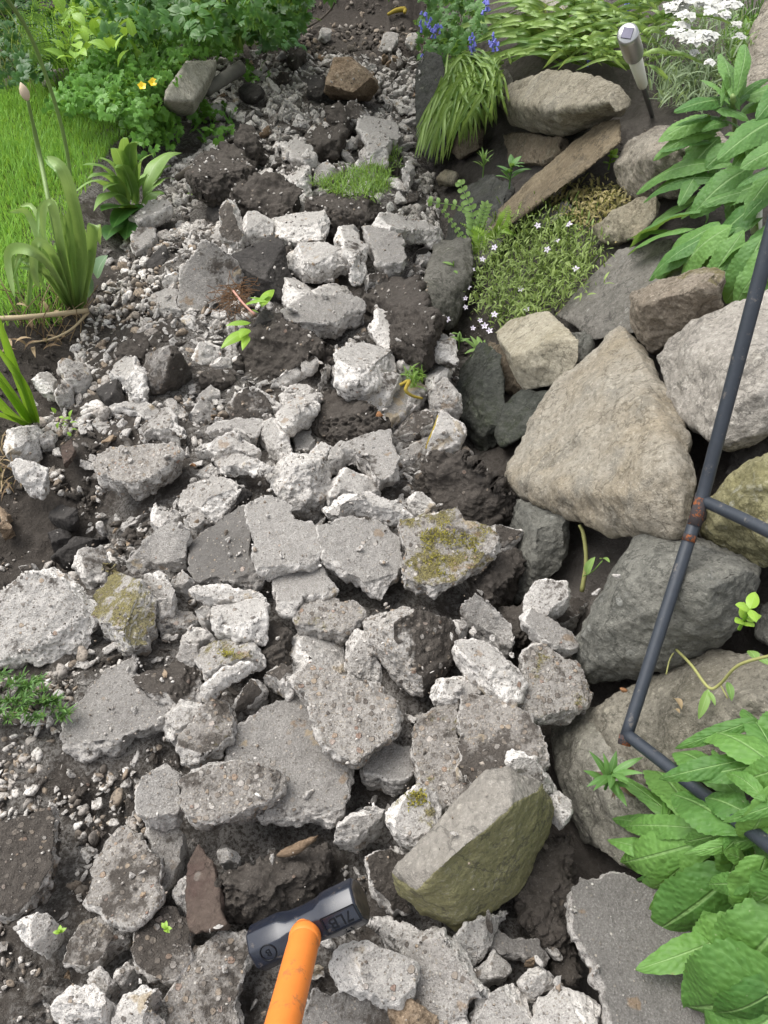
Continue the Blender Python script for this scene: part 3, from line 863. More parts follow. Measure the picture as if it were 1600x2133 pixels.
w;.14;.04;394,1228 411,1209 450,1207 500,1221 535,1229 556,1247 546,1255 521,1244 450,1246;long white ledge piece above the square white block
w;.11;.05;403,1256 450,1256 450,1276 424,1287;white slip of concrete left of the square white block
gm3;.08;.05;318,1285 350,1264 400,1276 416,1287 392,1298 332,1308;low brown pebbly piece beside the grey squarish chunk
w;.09;.06;372,1324 396,1294 416,1298 450,1317 412,1333;white wedge below the low brown pebbly piece
pm5;.13;.06;411,1350 436,1334 490,1317 511,1323 540,1324 546,1354 525,1360 490,1372 456,1382 431,1390 418,1376;cream chunk with two brown moss patches
pt3;.10;.06;371,1345 405,1324 410,1360 392,1380 371,1368;grey triangular chunk left of the cream mossy chunk
w;.16;.03;416,1434 460,1389 535,1369 536,1380 470,1412 424,1446;white slab on edge with a clean grey cut side
e;.10;.07;483,1456 491,1432 520,1412 546,1404 549,1434 525,1460 493,1478;brown and white lump right of the clean cut slab
e;.13;.06;546,1391 587,1379 607,1384 614,1411 595,1432;dark triangle with a white border above the pebble-set slab
d;.11;.10;543,1312 575,1294 599,1320 590,1356 561,1377 541,1366;dark oval lump right of the square white block
ed7t2;.10;.08;279,1386 311,1374 350,1369 385,1377 411,1391 416,1428 406,1444 351,1463 340,1448 301,1428;black crumbling slab above the big flat grey slab
p;.11;.06;338,1470 400,1449 426,1463 392,1500 351,1520 336,1500;pale fractured chunk below the black crumbling slab
gm4;.13;.06;423,1472 438,1459 470,1459 481,1490 480,1532 450,1556 411,1578 378,1570 372,1537 401,1503;brown moss-flecked slab left of the dark crevice
st3;.09;.045;505,1514 541,1494 576,1464 625,1449 640,1470 655,1508 672,1541 699,1568 715,1592 716,1638 710,1680 690,1696 640,1690 540,1686 478,1690 474,1640 485,1560;largest smooth concrete slab, grey with a white crumbled lower edge
g;.14;.05;372,1626 408,1597 455,1577 525,1592 575,1602 589,1620 574,1648 545,1668 500,1692 441,1706 397,1696 377,1662;brown rough lump of pebble concrete on the largest smooth slab
s;.12;.05;283,1650 298,1618 345,1587 374,1611 376,1650 372,1690 361,1698 304,1706 287,1696 284,1666;grey slab left of the rough pebble lump
st3;.08;.05;277,1362 237,1377 206,1413 186,1438 151,1481 134,1530 138,1552 160,1560 190,1562 207,1546 270,1524 331,1500 346,1478 325,1456 295,1427 276,1404;big flat grey slab beside the needle-leaved green plant
gd6t1;.08;.05;-20,1706 50,1701 106,1677 114,1703 111,1760 106,1805 79,1850 45,1884 0,1894 -30,1800;dark flat slab at the left edge, ochre at its corner
gd4;.09;.04;209,1774 251,1722 284,1717 331,1786 328,1832 334,1856 304,1898 276,1916 248,1910 215,1890 176,1870 192,1846;long brown gravel slab near the red-brown slate
sd3;.06;.05;299,1719 362,1714 381,1735 376,1768 362,1812 332,1856 330,1790;grey slab between the gravel slab and the red-brown slate
gd4;.06;.05;153,1948 180,1913 214,1905 262,1945 231,1964 202,2000 169,2010 134,2004 139,1982;low brown gravel piece below the long gravel slab
w;.09;.07;23,1902 60,1899 97,1902 106,1918 93,1946 70,1966 46,1950 29,1928;white rough lump near the left edge, alone on bare soil
w;.12;.09;105,2072 140,2048 169,2043 210,2073 196,2106 127,2118 108,2106;white craggy lump near the bottom left corner
p;.08;.07;175,2018 202,2009 227,2036 213,2066 181,2042;buff lump behind the white craggy lump of the corner
p;.07;.06;232,2024 259,2001 283,2016 245,2042;small grey stone below the low gravel piece
w;.12;.08;235,2086 251,2060 290,2032 320,2051 304,2067 293,2092 331,2112 340,2160 230,2160;pale hollowed chunk at the bottom edge
gd5;.08;.06;283,1942 302,1905 352,1888 390,1911 393,1954 387,2010 337,2040 305,2023 269,1980;brown soil-crusted pebble block below the red-brown slate
gd4;.06;.05;345,2075 381,2012 401,1967 470,1947 519,1942 519,1975 501,2024 487,2066 505,2170 340,2170;wide brown slab under the left of the hammer head
b;.10;.025;396,1790,.09 413,1760,.09 445,1794,.09 456,1892,.09 472,1924,.09 410,1944,.09 396,1930,.09 393,1833,.09;pointed red-brown slate lying beside the hammer
w;.07;.05;361,1852 389,1812 390,1893 368,1878;white piece half under the red-brown slate
w;.06;.05;452,1756 491,1762 492,1787 463,1794;small white block right of the slate's tip
d;.08;.07;452,1844 491,1815 572,1787 672,1762 659,1818 630,1845 530,1880 471,1893 455,1868;long brown clump of soil above the hammer head
p;.09;.07;708,1703 766,1663 797,1680 789,1705 745,1740 702,1732;grey crumbling piece above the hammer, below the dark gap
p;.09;.05;768,1885 794,1882 891,1933 953,1956 986,2004 1000,2050 969,2077 960,2170 858,2170 857,2072 863,2010 825,1960;large grey pebbled slab in front of the lone sandstone boulder
w;.12;.08;692,1986 718,1956 770,1959 851,1994 862,2015 856,2052 827,2078 797,2078 712,2046;white speckled lump right of the hammer handle
t;.09;.08;811,2095 847,2074 880,2098 913,2122 908,2160 836,2160;ochre yellow stone at the bottom edge
st2;.06;.05;655,2060 746,2070 813,2100 836,2170 640,2170;dark grey slab right of the handle at the bottom edge
w;.08;.06;946,1952 1015,1910 1056,1885 1036,1929 1014,1967 986,2000 962,1973;white slab peeping from under the lone sandstone boulder
e;.09;.07;766,1787 794,1773 835,1745 856,1762 828,1813 851,1886 819,1880 791,1852;dark soil-filled chunk with a white rim left of the lone sandstone boulder
wm5;.15;.06;805,1688 813,1652 831,1642 880,1634 904,1647 915,1700 918,1724 875,1750 847,1737 813,1705;white chunk with brown pebbles and moss above the lone sandstone boulder
st2;.05;.04;1017,1968 1038,1936 1071,1956 1116,1956 1149,1988 1138,2012 1086,1985 1047,1985;dark smooth plate with white rim, lower right of the lone sandstone boulder
p;.06;.06;989,2010 1027,1975 1062,2010 1057,2026 1007,2040;pinkish grey lump left of the dark smooth plate
p;.09;.07;1000,2072 1093,2043 1101,2072 1109,2103 1104,2170 1010,2170 993,2105;grey block at the bottom edge beside the black hole
w;.07;.06;968,2128 998,2116 1016,2142 1010,2170 962,2170;white fragment at the bottom edge left of the grey block
p;.10;.06;1089,2037 1109,2011 1139,2021 1173,2047 1150,2049 1119,2070 1106,2066;grey piece with white broken edges right of the grey block
w;.11;.08;1104,2150 1127,2076 1168,2052 1222,2059 1252,2082 1242,2170 1104,2170;white and black chunk with tan crystals at the bottom edge
d;.05;.06;1092,1842 1130,1774 1160,1716 1180,1745 1197,1820 1184,1841 1204,1958 1177,1966 1134,1926 1116,1893;tall black slab in the gap behind the lone sandstone boulder
d;.02;.05;1150,2023 1188,1970 1214,1996 1211,2032 1201,2048;small black piece in the gap left of the flat slab by the foxglove
p;.04;.02;1129,1962 1150,1965 1173,1992 1160,1991;thin flake lying on the tall black slab's foot
t;.07;.03;1092,2002 1114,1990 1115,2008;tiny tan stone on the dark smooth plate
f;.14;.06;1184,1849 1209,1825 1243,1829 1311,1822 1377,1836 1425,1920 1470,1964 1500,2030 1500,2170 1284,2170 1258,2080 1245,2012 1214,1970 1190,1892;big flat grey slab under the foxglove leaves at the lower right
w;.05;.04;420,1030 430,1012 445,1015 440,1032;small white chip above the ripple-faced pale chunk
p;.05;.05;398,968 440,958 449,985 406,990;pale rough patch of rubble below the white rough mass
p;.08;.06;648,1000 670,985 690,1000 684,1030 655,1030;grey stub between prism chunk and white hollow chunk
"""

# kind ; depth ; visible corners with heights ; label
HULLS = """
t;.10;696,121,.21 757,118,.21 776,148,.18 676,176,.14 735,183,.14 786,182,.07 770,207,.01 690,206,.0 676,196,.03 782,160,.15;big brown lump of old mortar standing at the far end of the path
sd4t1;.10;307,736,.12 357,722,.19 365,722,.18 280,826,.04 335,819,.07 346,790,.12 403,812,.03 400,778,.07 393,824,.02 345,822,.04;dark grey pyramid-shaped block with a rusty lower edge
w;.10;547,960,.09 562,944,.1 641,939,.17 672,931,.17 597,1036,.17 577,1042,.13 572,1020,.12 550,1000,.1 620,982,.19 681,966,.13 687,1030,.1 682,1054,.07 660,1091,.05 636,1081,.06 602,1062,.12;two-faced prism chunk, one side white and the other grey
pg6d1t6;.10;757,1292,.13 776,1271,.14 812,1256,.17 850,1260,.2 925,1258,.15 940,1286,.13 960,1364,.1 940,1400,.08 880,1444,.1 860,1444,.1 802,1385,.1 766,1345,.11 835,1320,.2 880,1400,.15;large two-toned prism, pale on the left and dark pebbly on the right
"""
# ------------------------------------------------------------------ rockery stones (heights above the bank under each pixel)
def smooth_np(v, f, it):
    if not it: return v
    n = len(v)
    e = np.concatenate([f[:, [0, 1]], f[:, [1, 2]], f[:, [2, 3]], f[:, [3, 0]]])
    deg = np.bincount(e.ravel(), minlength=n)[:, None]
    for _ in range(it):
        a = np.stack([np.bincount(e[:, 0], v[e[:, 1], k], n) + np.bincount(e[:, 1], v[e[:, 0], k], n) for k in range(3)], 1)
        v = v * .4 + a / np.maximum(deg, 1) * .6
    return v

def boulder(name, mat, depth, pts, label, seed, amp=.0075, rnd=2, cat='boulder', side=None, group='rockery stones beside the path', lump=.007, fine=1.0):
    p = []
    for t in pts.split():
        a = [float(x) for x in t.split(',')]
        p.append(P(a[0], a[1], G(a[0], a[1])[2] + a[2]))
    p = np.array(p)
    c = p.mean(0); rd = c - CAM; rd /= np.linalg.norm(rd)
    if group and 'rockery' in group: p = c + (p - c) * 1.045
    back = c + (p - c) * .78 + rd * depth
    back[:, 2] -= depth * .15
    size = max(np.ptp(p[:, 0]), np.linalg.norm(np.ptp(p[:, 1:], 0)))
    dist = np.linalg.norm(c - CAM)
    voxel = max(.0018 * dist, size / 110, .0026)
    v, n, f = remesh(hull_bm(list(p) + list(back)), voxel)
    rc = np.random.default_rng(seed + 900); c0 = v.mean(0)
    for _ in range(0 if name in ('stone_slab', 'square_stone', 'flat_slab', 'lone_boulder') else 6):
        pn = rc.normal(size=3) + np.array([0, -.6, .6]); pn /= np.linalg.norm(pn)
        dd = (v - c0) @ pn
        lim = np.quantile(dd, rc.uniform(.975, .995) if name in ('lone_boulder', 'sandstone_boulder', 'stone_slab', 'slate_plank', 'square_stone') else rc.uniform(.94, .99))
        v = v - np.outer(np.maximum(0, dd - lim), pn)
    v = smooth_np(v, f, rnd)
    me0 = mesh_np('tmp', v, f); n = np.empty(len(v) * 3, np.float32); me0.vertex_normals.foreach_get('vector', n); n = n.reshape(-1, 3).astype(float); bpy.data.meshes.remove(me0)
    q = v + seed * 3.1
    sc = np.clip(size / .3, .5, 1.3)
    D = lump * sc * fbm(q * 6 / sc, 3, seed) + amp * (fbm(q * 30, 4, seed + 2) + .5 * (.5 - worley(q * 22, seed))) + amp * .35 * fbm(q * 110, 2, seed + 5) + amp * 1.3 * (.36 - np.abs(fbm(q * 12 / sc, 3, seed + 31)))
    v = v + n * D[:, None]
    at = {'top': sstep(.5, .9, n[:, 2])}
    if side is not None: at['side'] = side(v, n)
    me = mesh_np(name, v, f, attrs=at)
    hm_put(v)
    ROCKS.append((me, name, cat, label, (0, 0, .5, 0), mat, group))

def build_rockery():
    B = boulder
    B('sandstone_boulder', M_SAND, .16, '1290,682,.06 1325,690,.07 1212,765,.08 1160,800,.09 1100,890,.10 1062,965,.10 1060,1000,.11 1082,1030,.09 1160,1060,.10 1240,1085,.11 1300,1112,.11 1385,1116,.12 1425,1104,.12 1440,1000,.12 1434,930,.11 1400,830,.09 1360,750,.07 1310,800,.14 1390,960,.19 1400,1050,.18 1230,900,.14 1180,980,.15 1290,1030,.18',
      'big tan triangular sandstone boulder in the middle of the rockery', 1, rnd=3)
    B('pale_boulder', M_PALE, .15, '1372,745,.10 1390,712,.10 1450,672,.10 1600,608,.10 1700,590,.10 1700,860,.12 1600,900,.12 1525,948,.12 1490,908,.12 1420,868,.10 1400,830,.10 1540,760,.16',
      'large pale grey boulder behind the metal frame, beside the tan triangular boulder', 2, rnd=4)
    B('mossy_stone', M_MOSSY, .12, '1320,614,.12 1400,578,.12 1500,548,.10 1508,566,.12 1502,640,.08 1450,672,.06 1394,702,.05 1362,732,.05 1338,714,.06 1325,680,.08 1340,640,.14 1480,580,.14',
      'squared stone with moss on its top, right of the flat grey slab', 3, side=lambda v, n: sstep(.6, .9, n[:, 2]) * .6)
    B('flat_slab', M_GREY, .06, '1163,655,.04 1240,568,.04 1290,522,.04 1400,498,.05 1425,565,.05 1330,612,.05 1322,690,.04 1240,706,.03',
      'flat grey slab in the rockery below the foxglove, between cushion plant and mossy stone', 4, amp=.003, lump=.004)
    B('square_stone', M_CREAM, .10, '1032,692,.09 1062,668,.09 1138,650,.10 1160,668,.10 1206,706,.10 1202,752,.07 1188,790,.05 1092,813,.04 1072,780,.06 1066,742,.13 1150,708,.13',
      'cream square-cut stone perched above the dark mossy rocks', 5, rnd=2, amp=.004, lump=.006)
    B('brown_stone', M_BROWN, .08, '1020,715,.03 1060,720,.05 1075,780,.03 1095,815,.01 1060,825,.0 1030,780,.01', 'brown block half hidden left of the cream square-cut stone', 6)
    B('mossy_rock', M_GREEN, .12, '962,770,.05 1000,712,.08 1040,735,.10 1052,850,.05 1035,935,.02 1000,940,.0 955,880,.02 945,820,.03 1005,800,.11', 'dark green-black mossy rock at the path edge below the pale flowers', 7)
    B('mossy_rock', M_GREEN, .10, '1050,850,.06 1085,815,.06 1160,805,.05 1165,830,.04 1090,905,.04 1045,930,.03 1032,905,.05', 'small dark mossy rock tucked under the cream square-cut stone', 8)
    B('rounded_boulder', M_GREY2, .14, '884,590,.04 905,512,.08 950,490,.10 980,495,.10 985,560,.08 962,640,.05 940,690,.03 890,668,.01 878,620,.03 930,560,.13', 'rounded grey boulder at the path edge left of the cushion plant', 9, rnd=8)
    B('blue_grey_boulder', M_BLUE, .14, '1062,1110,.05 1072,1032,.08 1110,1042,.08 1180,1068,.08 1192,1118,.08 1172,1180,.05 1110,1240,.03 1055,1262,.0 1045,1200,.02 1120,1100,.13', 'blue-grey boulder under the tan triangular boulder, beside the mossy slab', 10, rnd=6)
    B('slate_boulder', M_BLUE, .16, '1196,1340,.10 1262,1238,.12 1310,1140,.12 1332,1112,.11 1440,1108,.10 1562,1158,.10 1578,1200,.10 1552,1290,.09 1500,1338,.09 1410,1372,.10 1340,1412,.08 1230,1418,.08 1200,1385,.08 1290,1245,.20 1540,1205,.18 1400,1150,.17', 'biggest dark slate-grey boulder, below the tan triangular boulder', 11, rnd=4)
    B('long_boulder', M_OLIVE, .14, '1212,1482,.06 1290,1450,.08 1400,1390,.08 1470,1354,.08 1600,1378,.08 1700,1390,.08 1700,1570,.08 1500,1622,.08 1340,1642,.08 1288,1562,.08 1238,1552,.06 1400,1480,.14 1560,1460,.14', 'long olive-grey boulder on which the metal frame stands', 12, rnd=4)
    B('lichen_boulder', M_LICHEN, .12, '1152,1495,.05 1208,1482,.06 1240,1552,.07 1290,1565,.07 1345,1650,.07 1400,1700,.08 1460,1800,.08 1440,1826,.07 1300,1802,.06 1210,1752,.05 1180,1660,.05 1160,1560,.04 1270,1660,.10', 'pale lichen-spotted boulder below the long olive boulder', 13, rnd=4)
    B('lichen_boulder', M_YELLOW, .12, '1465,1108,.08 1480,1060,.10 1522,1000,.11 1600,928,.12 1700,910,.12 1700,1190,.08 1590,1172,.07 1500,1132,.07 1560,1050,.15', 'yellow-green lichen covered boulder with a white patch at the right edge', 14, rnd=4)
    B('dark_stone', M_DARK, .10, '1538,902,.06 1600,868,.07 1700,860,.07 1700,920,.07 1560,990,.06 1512,1002,.05', 'dark grey stone between the pale boulder and the yellow-green boulder', 15)
    B('dark_stone', M_BLUE, .08, '1568,1262,.04 1650,1240,.05 1700,1300,.05 1640,1362,.04 1580,1330,.04', 'grey stone at the right edge beside the slate-grey boulder', 16)
    B('flat_topped_rock', M_OLIVE2, .20, '1040,188,.12 1060,176,.13 1150,146,.14 1215,152,.14 1312,186,.14 1318,206,.12 1290,242,.08 1172,278,.07 1120,270,.07 1062,256,.08 1058,236,.10 1170,228,.17 1060,214,.15 1290,200,.16', 'large flat-topped rock beside the solar lamp, under the strap leaves', 17, rnd=3)
    B('dark_stone', M_GREY2, .10, '1028,152,.06 1060,142,.07 1076,170,.07 1062,232,.05 1032,215,.04', 'grey stone behind the left end of the flat-topped rock', 18)
    B('brown_stone', M_BROWN, .10, '1050,282,.04 1085,275,.05 1182,288,.05 1190,318,.03 1132,346,.03 1062,332,.02', 'brown rounded stone below the flat-topped rock', 19)
    B('slate_plank', M_PLANK, .035, '1040,436,.06 1092,386,.06 1180,326,.07 1240,260,.08 1278,246,.08 1308,266,.10 1298,290,.10 1232,346,.09 1122,418,.08 1066,466,.07 1022,484,.06', 'long plank-like brown slate stone slanting across the rockery', 20, rnd=1, amp=.005, lump=.003)
    B('rough_boulder', M_PALE2, .14, '1282,345,.06 1312,290,.08 1362,265,.09 1482,262,.09 1530,300,.09 1460,400,.05 1330,412,.03 1290,380,.03 1380,320,.14', 'rough brownish boulder between the slanting slate and the tall foxglove', 21, rnd=5)
    B('flat_stone', M_SAND2, .06, '1238,472,.05 1330,414,.06 1386,410,.06 1380,436,.05 1342,470,.04 1328,496,.03 1272,506,.02 1236,490,.03', 'flat tan stone right of the orange stonecrop', 22, rnd=3)
    B('flat_stone', M_GREY2, .06, '1105,455,.03 1170,420,.04 1205,430,.04 1122,485,.02', 'flat grey stone left of the orange stonecrop', 23)
    B('upright_stone', M_DARK2, .10, '868,110,.30 918,108,.30 935,200,.2 930,300,.1 902,335,.05 872,310,.05 866,210,.18', 'dark upright edging stone beside the far path', 24, rnd=3)
    B('soil_covered_rock', M_DARK2, .12, '970,395,.05 1010,360,.07 1080,388,.07 1045,450,.05 1000,500,.02 930,500,.02', 'dark rock dusted with soil below the small weeds of the rockery', 25)
    B('pale_boulder', M_PALE, .16, '1095,-20,.10 1210,-20,.12 1195,50,.08 1150,84,.05 1110,72,.05', 'pale grey boulder among strap leaves at the top of the rockery', 26)
    B('pale_boulder', M_PALE2, .16, '1540,182,.10 1570,30,.14 1610,5,.16 1700,-10,.16 1700,200,.10', 'brownish boulder at the top right corner', 27)
    B('cobble', M_SAND2, .06, '905,368,.05 930,354,.05 956,362,.05 950,384,.03 915,388,.02', 'small tan cobble in the cavity under the drooping leaves', 28, cat='cobble')
    B('blue_grey_stone', M_BLUE, .06, '1188,692,.05 1225,690,.05 1238,722,.04 1210,765,.03 1195,740,.04', 'small blue-grey stone wedged right of the cream square-cut stone', 29, cat='stone')
    B('dark_stone', M_BROWN, .10, '925,300,.06 960,272,.08 1005,262,.08 1010,300,.05 960,330,.03', 'brown stone in the shade of the drooping leaves', 30)
    B('edging_stone', M_GREY2, .12, '985,480,.04 1040,440,.05 1060,480,.05 1010,560,.03 975,560,.02', 'grey stone behind the rounded grey boulder', 31)
    # the lone boulder lying in the rubble, the stone slab on the plants, stones of the lawn edge
    B('lone_boulder', M_LONE, .06, '814,1818,.16 866,1765,.19 940,1690,.21 1012,1602,.22 1060,1597,.22 1130,1630,.21 920,1806,.245 982,1752,.255 1066,1678,.26 1124,1650,.245 1152,1688,.16 1140,1735,.12 1105,1822,.07 1080,1862,.06 990,1930,.05 956,1943,.05 876,1900,.07 830,1856,.12 870,1858,.185',
      'lone squared sandstone boulder with a green side, lying in the rubble', 32, rnd=2, amp=.004, lump=.006, side=lambda v, n: sstep(.25, -.25, (n @ np.array([-.35, .35, .87])) - .35), group='rubble')
    ROCKS[-1] = ROCKS[-1][:6] + (None,)
    B('stone_slab', M_CREAM2, .10, '346,190,.17 388,128,.20 450,126,.20 446,142,.19 404,210,.17 344,208,.17 402,238,.08 378,240,.07 348,224,.08 446,165,.12', 'grey stone slab lying on the plants at the lawn edge', 33, rnd=1, amp=.003, lump=.002)
    B('wood_splinter', M_WOOD2, .012, '569,1786,.085 597,1769,.095 640,1748,.10 668,1737,.10 662,1750,.095 632,1768,.095 600,1783,.09', 'brown splinter of wood above the hammer head', 36, amp=.003, lump=.002, rnd=1, cat='wood splinter', group=None)
    B('lawn_edge_stone', M_PALE, .10, '80,150,.1 150,140,.12 170,170,.05 90,178,.05', 'pale stone at the back of the lawn under the fern', 34)

# ------------------------------------------------------------------ small loose fragments: individuals, then the gravel that nobody could count
def unit_rocks(n, vox, seed, flat=1.0):
    out = []
    r = np.random.default_rng(seed)
    for k in range(n):
        m = int(r.integers(8, 12))
        d = r.normal(size=(m, 3)); d /= np.linalg.norm(d, axis=1)[:, None]
        d *= np.array([1.1, r.uniform(.55, .95), r.uniform(.32, .7) * flat]) * r.uniform(.85, 1.1, (m, 1))
        v, nn, f = remesh(hull_bm(list(d * .5)), vox)
        v = smooth_np(v, f, 1)
        v = v + nn * (.10 * fbm(v * 3.2 + k * 9, 3, seed + k) + .05 * (.5 - worley(v * 7 + k, seed + k)))[:, None]
        out.append((v, f))
    return out

FRAG = {
 'pale': ('small pale broken fragment of concrete, loose among the bigger pieces of the path', 'concrete fragment', (.12, .25, .82, 0)),
 'grey': ('small grey stony fragment with earth on it, loose among the bigger pieces of the path', 'concrete fragment', (.5, .45, .4, 0)),
 'dark': ('small crumbling lump of dark soil, loose among the bigger pieces of the path', 'soil lump', (.95, .12, .2, 0)),
 'tan': ('small tan or rusty stone, loose among the bigger pieces of the path', 'tan stone', (.1, .1, .5, 0)),
}

def build_fragments():
    shapes = unit_rocks(14, .042, 50)
    meshes = {}
    for kd in FRAG:
        for i, (v, f) in enumerate(shapes):
            me = mesh_np('fragment', v, f, attrs={'top': np.zeros(len(v))})
            me.materials.append(M_TAN if kd == 'tan' else M_CONC)
            meshes[kd, i] = me
    r = np.random.default_rng(99)
    zones = [  # px box, count, size range (m), share of pale/grey/dark/tan
        ((450, 110, 870, 260), 80, (.05, .11), (.75, .14, .07, .04)),
        ((440, 240, 870, 400), 80, (.05, .12), (.72, .17, .08, .03)),
        ((330, 360, 480, 640), 26, (.035, .07), (.6, .2, .18, .02)),
        ((220, 480, 480, 760), 28, (.03, .07), (.5, .25, .22, .03)),
        ((480, 420, 900, 700), 30, (.04, .08), (.5, .25, .22, .03)),
        ((60, 820, 420, 980), 34, (.025, .06), (.55, .28, .12, .05)),
        ((330, 700, 900, 1000), 36, (.03, .06), (.55, .3, .12, .03)),
        ((260, 1000, 700, 1330), 28, (.025, .05), (.5, .3, .15, .05)),
        ((160, 1300, 420, 1460), 26, (.018, .04), (.5, .4, .07, .03)),
        ((0, 1560, 330, 2000), 40, (.014, .035), (.35, .45, .17, .03)),
        ((380, 1700, 760, 2100), 26, (.016, .04), (.4, .35, .22, .03)),
        ((900, 1300, 1230, 1560), 16, (.02, .045), (.5, .35, .15, 0)),
        ((960, 1900, 1240, 2120), 22, (.02, .05), (.4, .4, .2, 0)),
        ((330, 440, 880, 760), 150, (.02, .06), (.62, .25, .11, .02)),
        ((200, 760, 960, 1100), 190, (.018, .05), (.62, .25, .11, .02)),
        ((180, 1080, 1060, 1500), 190, (.014, .042), (.6, .28, .1, .02)),
        ((60, 1450, 960, 2100), 150, (.012, .034), (.5, .36, .12, .02)),
        ((440, 110, 870, 420), 170, (.05, .125), (.76, .16, .06, .02)),
        ((330, 480, 880, 760), 40, (.03, .075), (.6, .25, .12, .03)),
        ((300, 760, 940, 1100), 44, (.025, .06), (.6, .25, .12, .03)),
        ((300, 1080, 1050, 1480), 44, (.02, .05), (.55, .3, .13, .02)),
        ((380, 1450, 960, 1760), 24, (.02, .04), (.5, .35, .15, 0)),
    ]
    n = 0
    cand = []
    for box, cnt, (s0, s1), sh in zones:
        for _ in range(cnt):
            for _try in range(25):
                px, py = r.uniform(box[0], box[2]), r.uniform(box[1], box[3])
                g = G(px, py)
                if abs(g[2]) > .09: continue
                z, onrock = hm_get(g[0], g[1])
                if not onrock or _try > 9: break
            kd = r.choice(list(FRAG), p=np.array(sh) / sum(sh))
            if onrock and s0 < .05 and r.random() < .72: continue
            if kd == 'dark' and (onrock or r.random() < .5): kd = 'pale'
            s = s0 + (s1 - s0) * r.random() ** 1.8
            if onrock: s = s0 + (s - s0) * .3
            sc = (s * r.uniform(.9, 1.25), s * r.uniform(.75, 1.0), s * r.uniform(.8, 1.1))
            cand.append((s / np.linalg.norm(g - CAM), kd, int(r.integers(14)), (g[0], g[1], z + s * .16), (r.uniform(-.9, .9), r.uniform(-.9, .9), r.uniform(0, 6.28)), sc, r.uniform(-.08, .15), r.uniform(-.2, .15)))
            rad = s * .45
            ix = int((g[0] - HM_X0) / HM_S); iy = int((g[1] - HM_Y0) / HM_S); k = max(1, int(rad / HM_S))
            if 0 <= ix - k and ix + k < HM_NX and 0 <= iy - k and iy + k < HM_NY:
                HM[ix - k:ix + k + 1, iy - k:iy + k + 1] = np.maximum(HM[ix - k:ix + k + 1, iy - k:iy + k + 1], z + s * .35)
            n += 1
    from mathutils import Euler
    cand.sort(key=lambda q: -q[0])
    used = 0
    V, Fc, A, off = [], [], [], 0
    for _, kd, i, loc, rot, sc, j1, j2 in cand:
        conc = kd in ('pale', 'grey')
        if conc: used += 1
        if conc and used > 290:                    # the smallest in the picture join the loose rubble
            M = np.array(Matrix.LocRotScale(Vector(loc), Euler(rot), Vector(sc)))
            v, f = shapes[i]
            V.append(v @ M[:3, :3].T + M[:3, 3]); Fc.append(f + off); off += len(v); A.append(np.zeros(len(v)))
            continue
        nm = {'pale': 'concrete_fragment', 'grey': 'concrete_fragment', 'dark': 'soil_lump', 'tan': 'tan_pebble'}[kd]
        o = bpy.data.objects.new(nm, meshes[kd, i])
        COL.objects.link(o)
        o.location, o.rotation_euler, o.scale = loc, rot, sc
        c = FRAG[kd][2]
        o.color = (float(np.clip(c[0] + j1, 0, 1)), c[1], float(np.clip(c[2] + j2, 0, 1)), 0)
        tag(o, FRAG[kd][0], FRAG[kd][1], {'pale': 'loose pale fragments', 'grey': 'loose grey fragments', 'dark': 'loose soil lumps', 'tan': 'loose tan stones'}[kd])
    me = mesh_np('loose_rubble', np.concatenate(V), np.concatenate(Fc), attrs={'top': np.concatenate(A)})
    o = link('loose_rubble', me, M_CONC, loc=(0, 0, 0)); o.color = (.2, .3, .65, 0)
    tag(o, 'small loose rubble of broken concrete between the larger pieces', 'rubble', kind='stuff')
    return n

def small_mesh(k, seed):
    bm = bmesh.new()
    bmesh.ops.create_icosphere(bm, subdivisions=2 if k else 1, radius=.5)
    v = np.array([x.co[:] for x in bm.verts]); f = np.array([[x.index for x in y.verts] for y in bm.faces])
    bm.free()
    r = np.random.default_rng(seed)
    for _ in range(9):
        n = r.normal(size=3); n /= np.linalg.norm(n)
        v = v - np.outer(np.maximum(0, v @ n - r.uniform(.20, .38)), n)
    v = v * np.array([1.25, r.uniform(.8, 1.1), r.uniform(.55, .95)]) * (1 + .12 * vnoise(v * 2.6 + seed * 5.1, seed))[:, None]
    return v, f

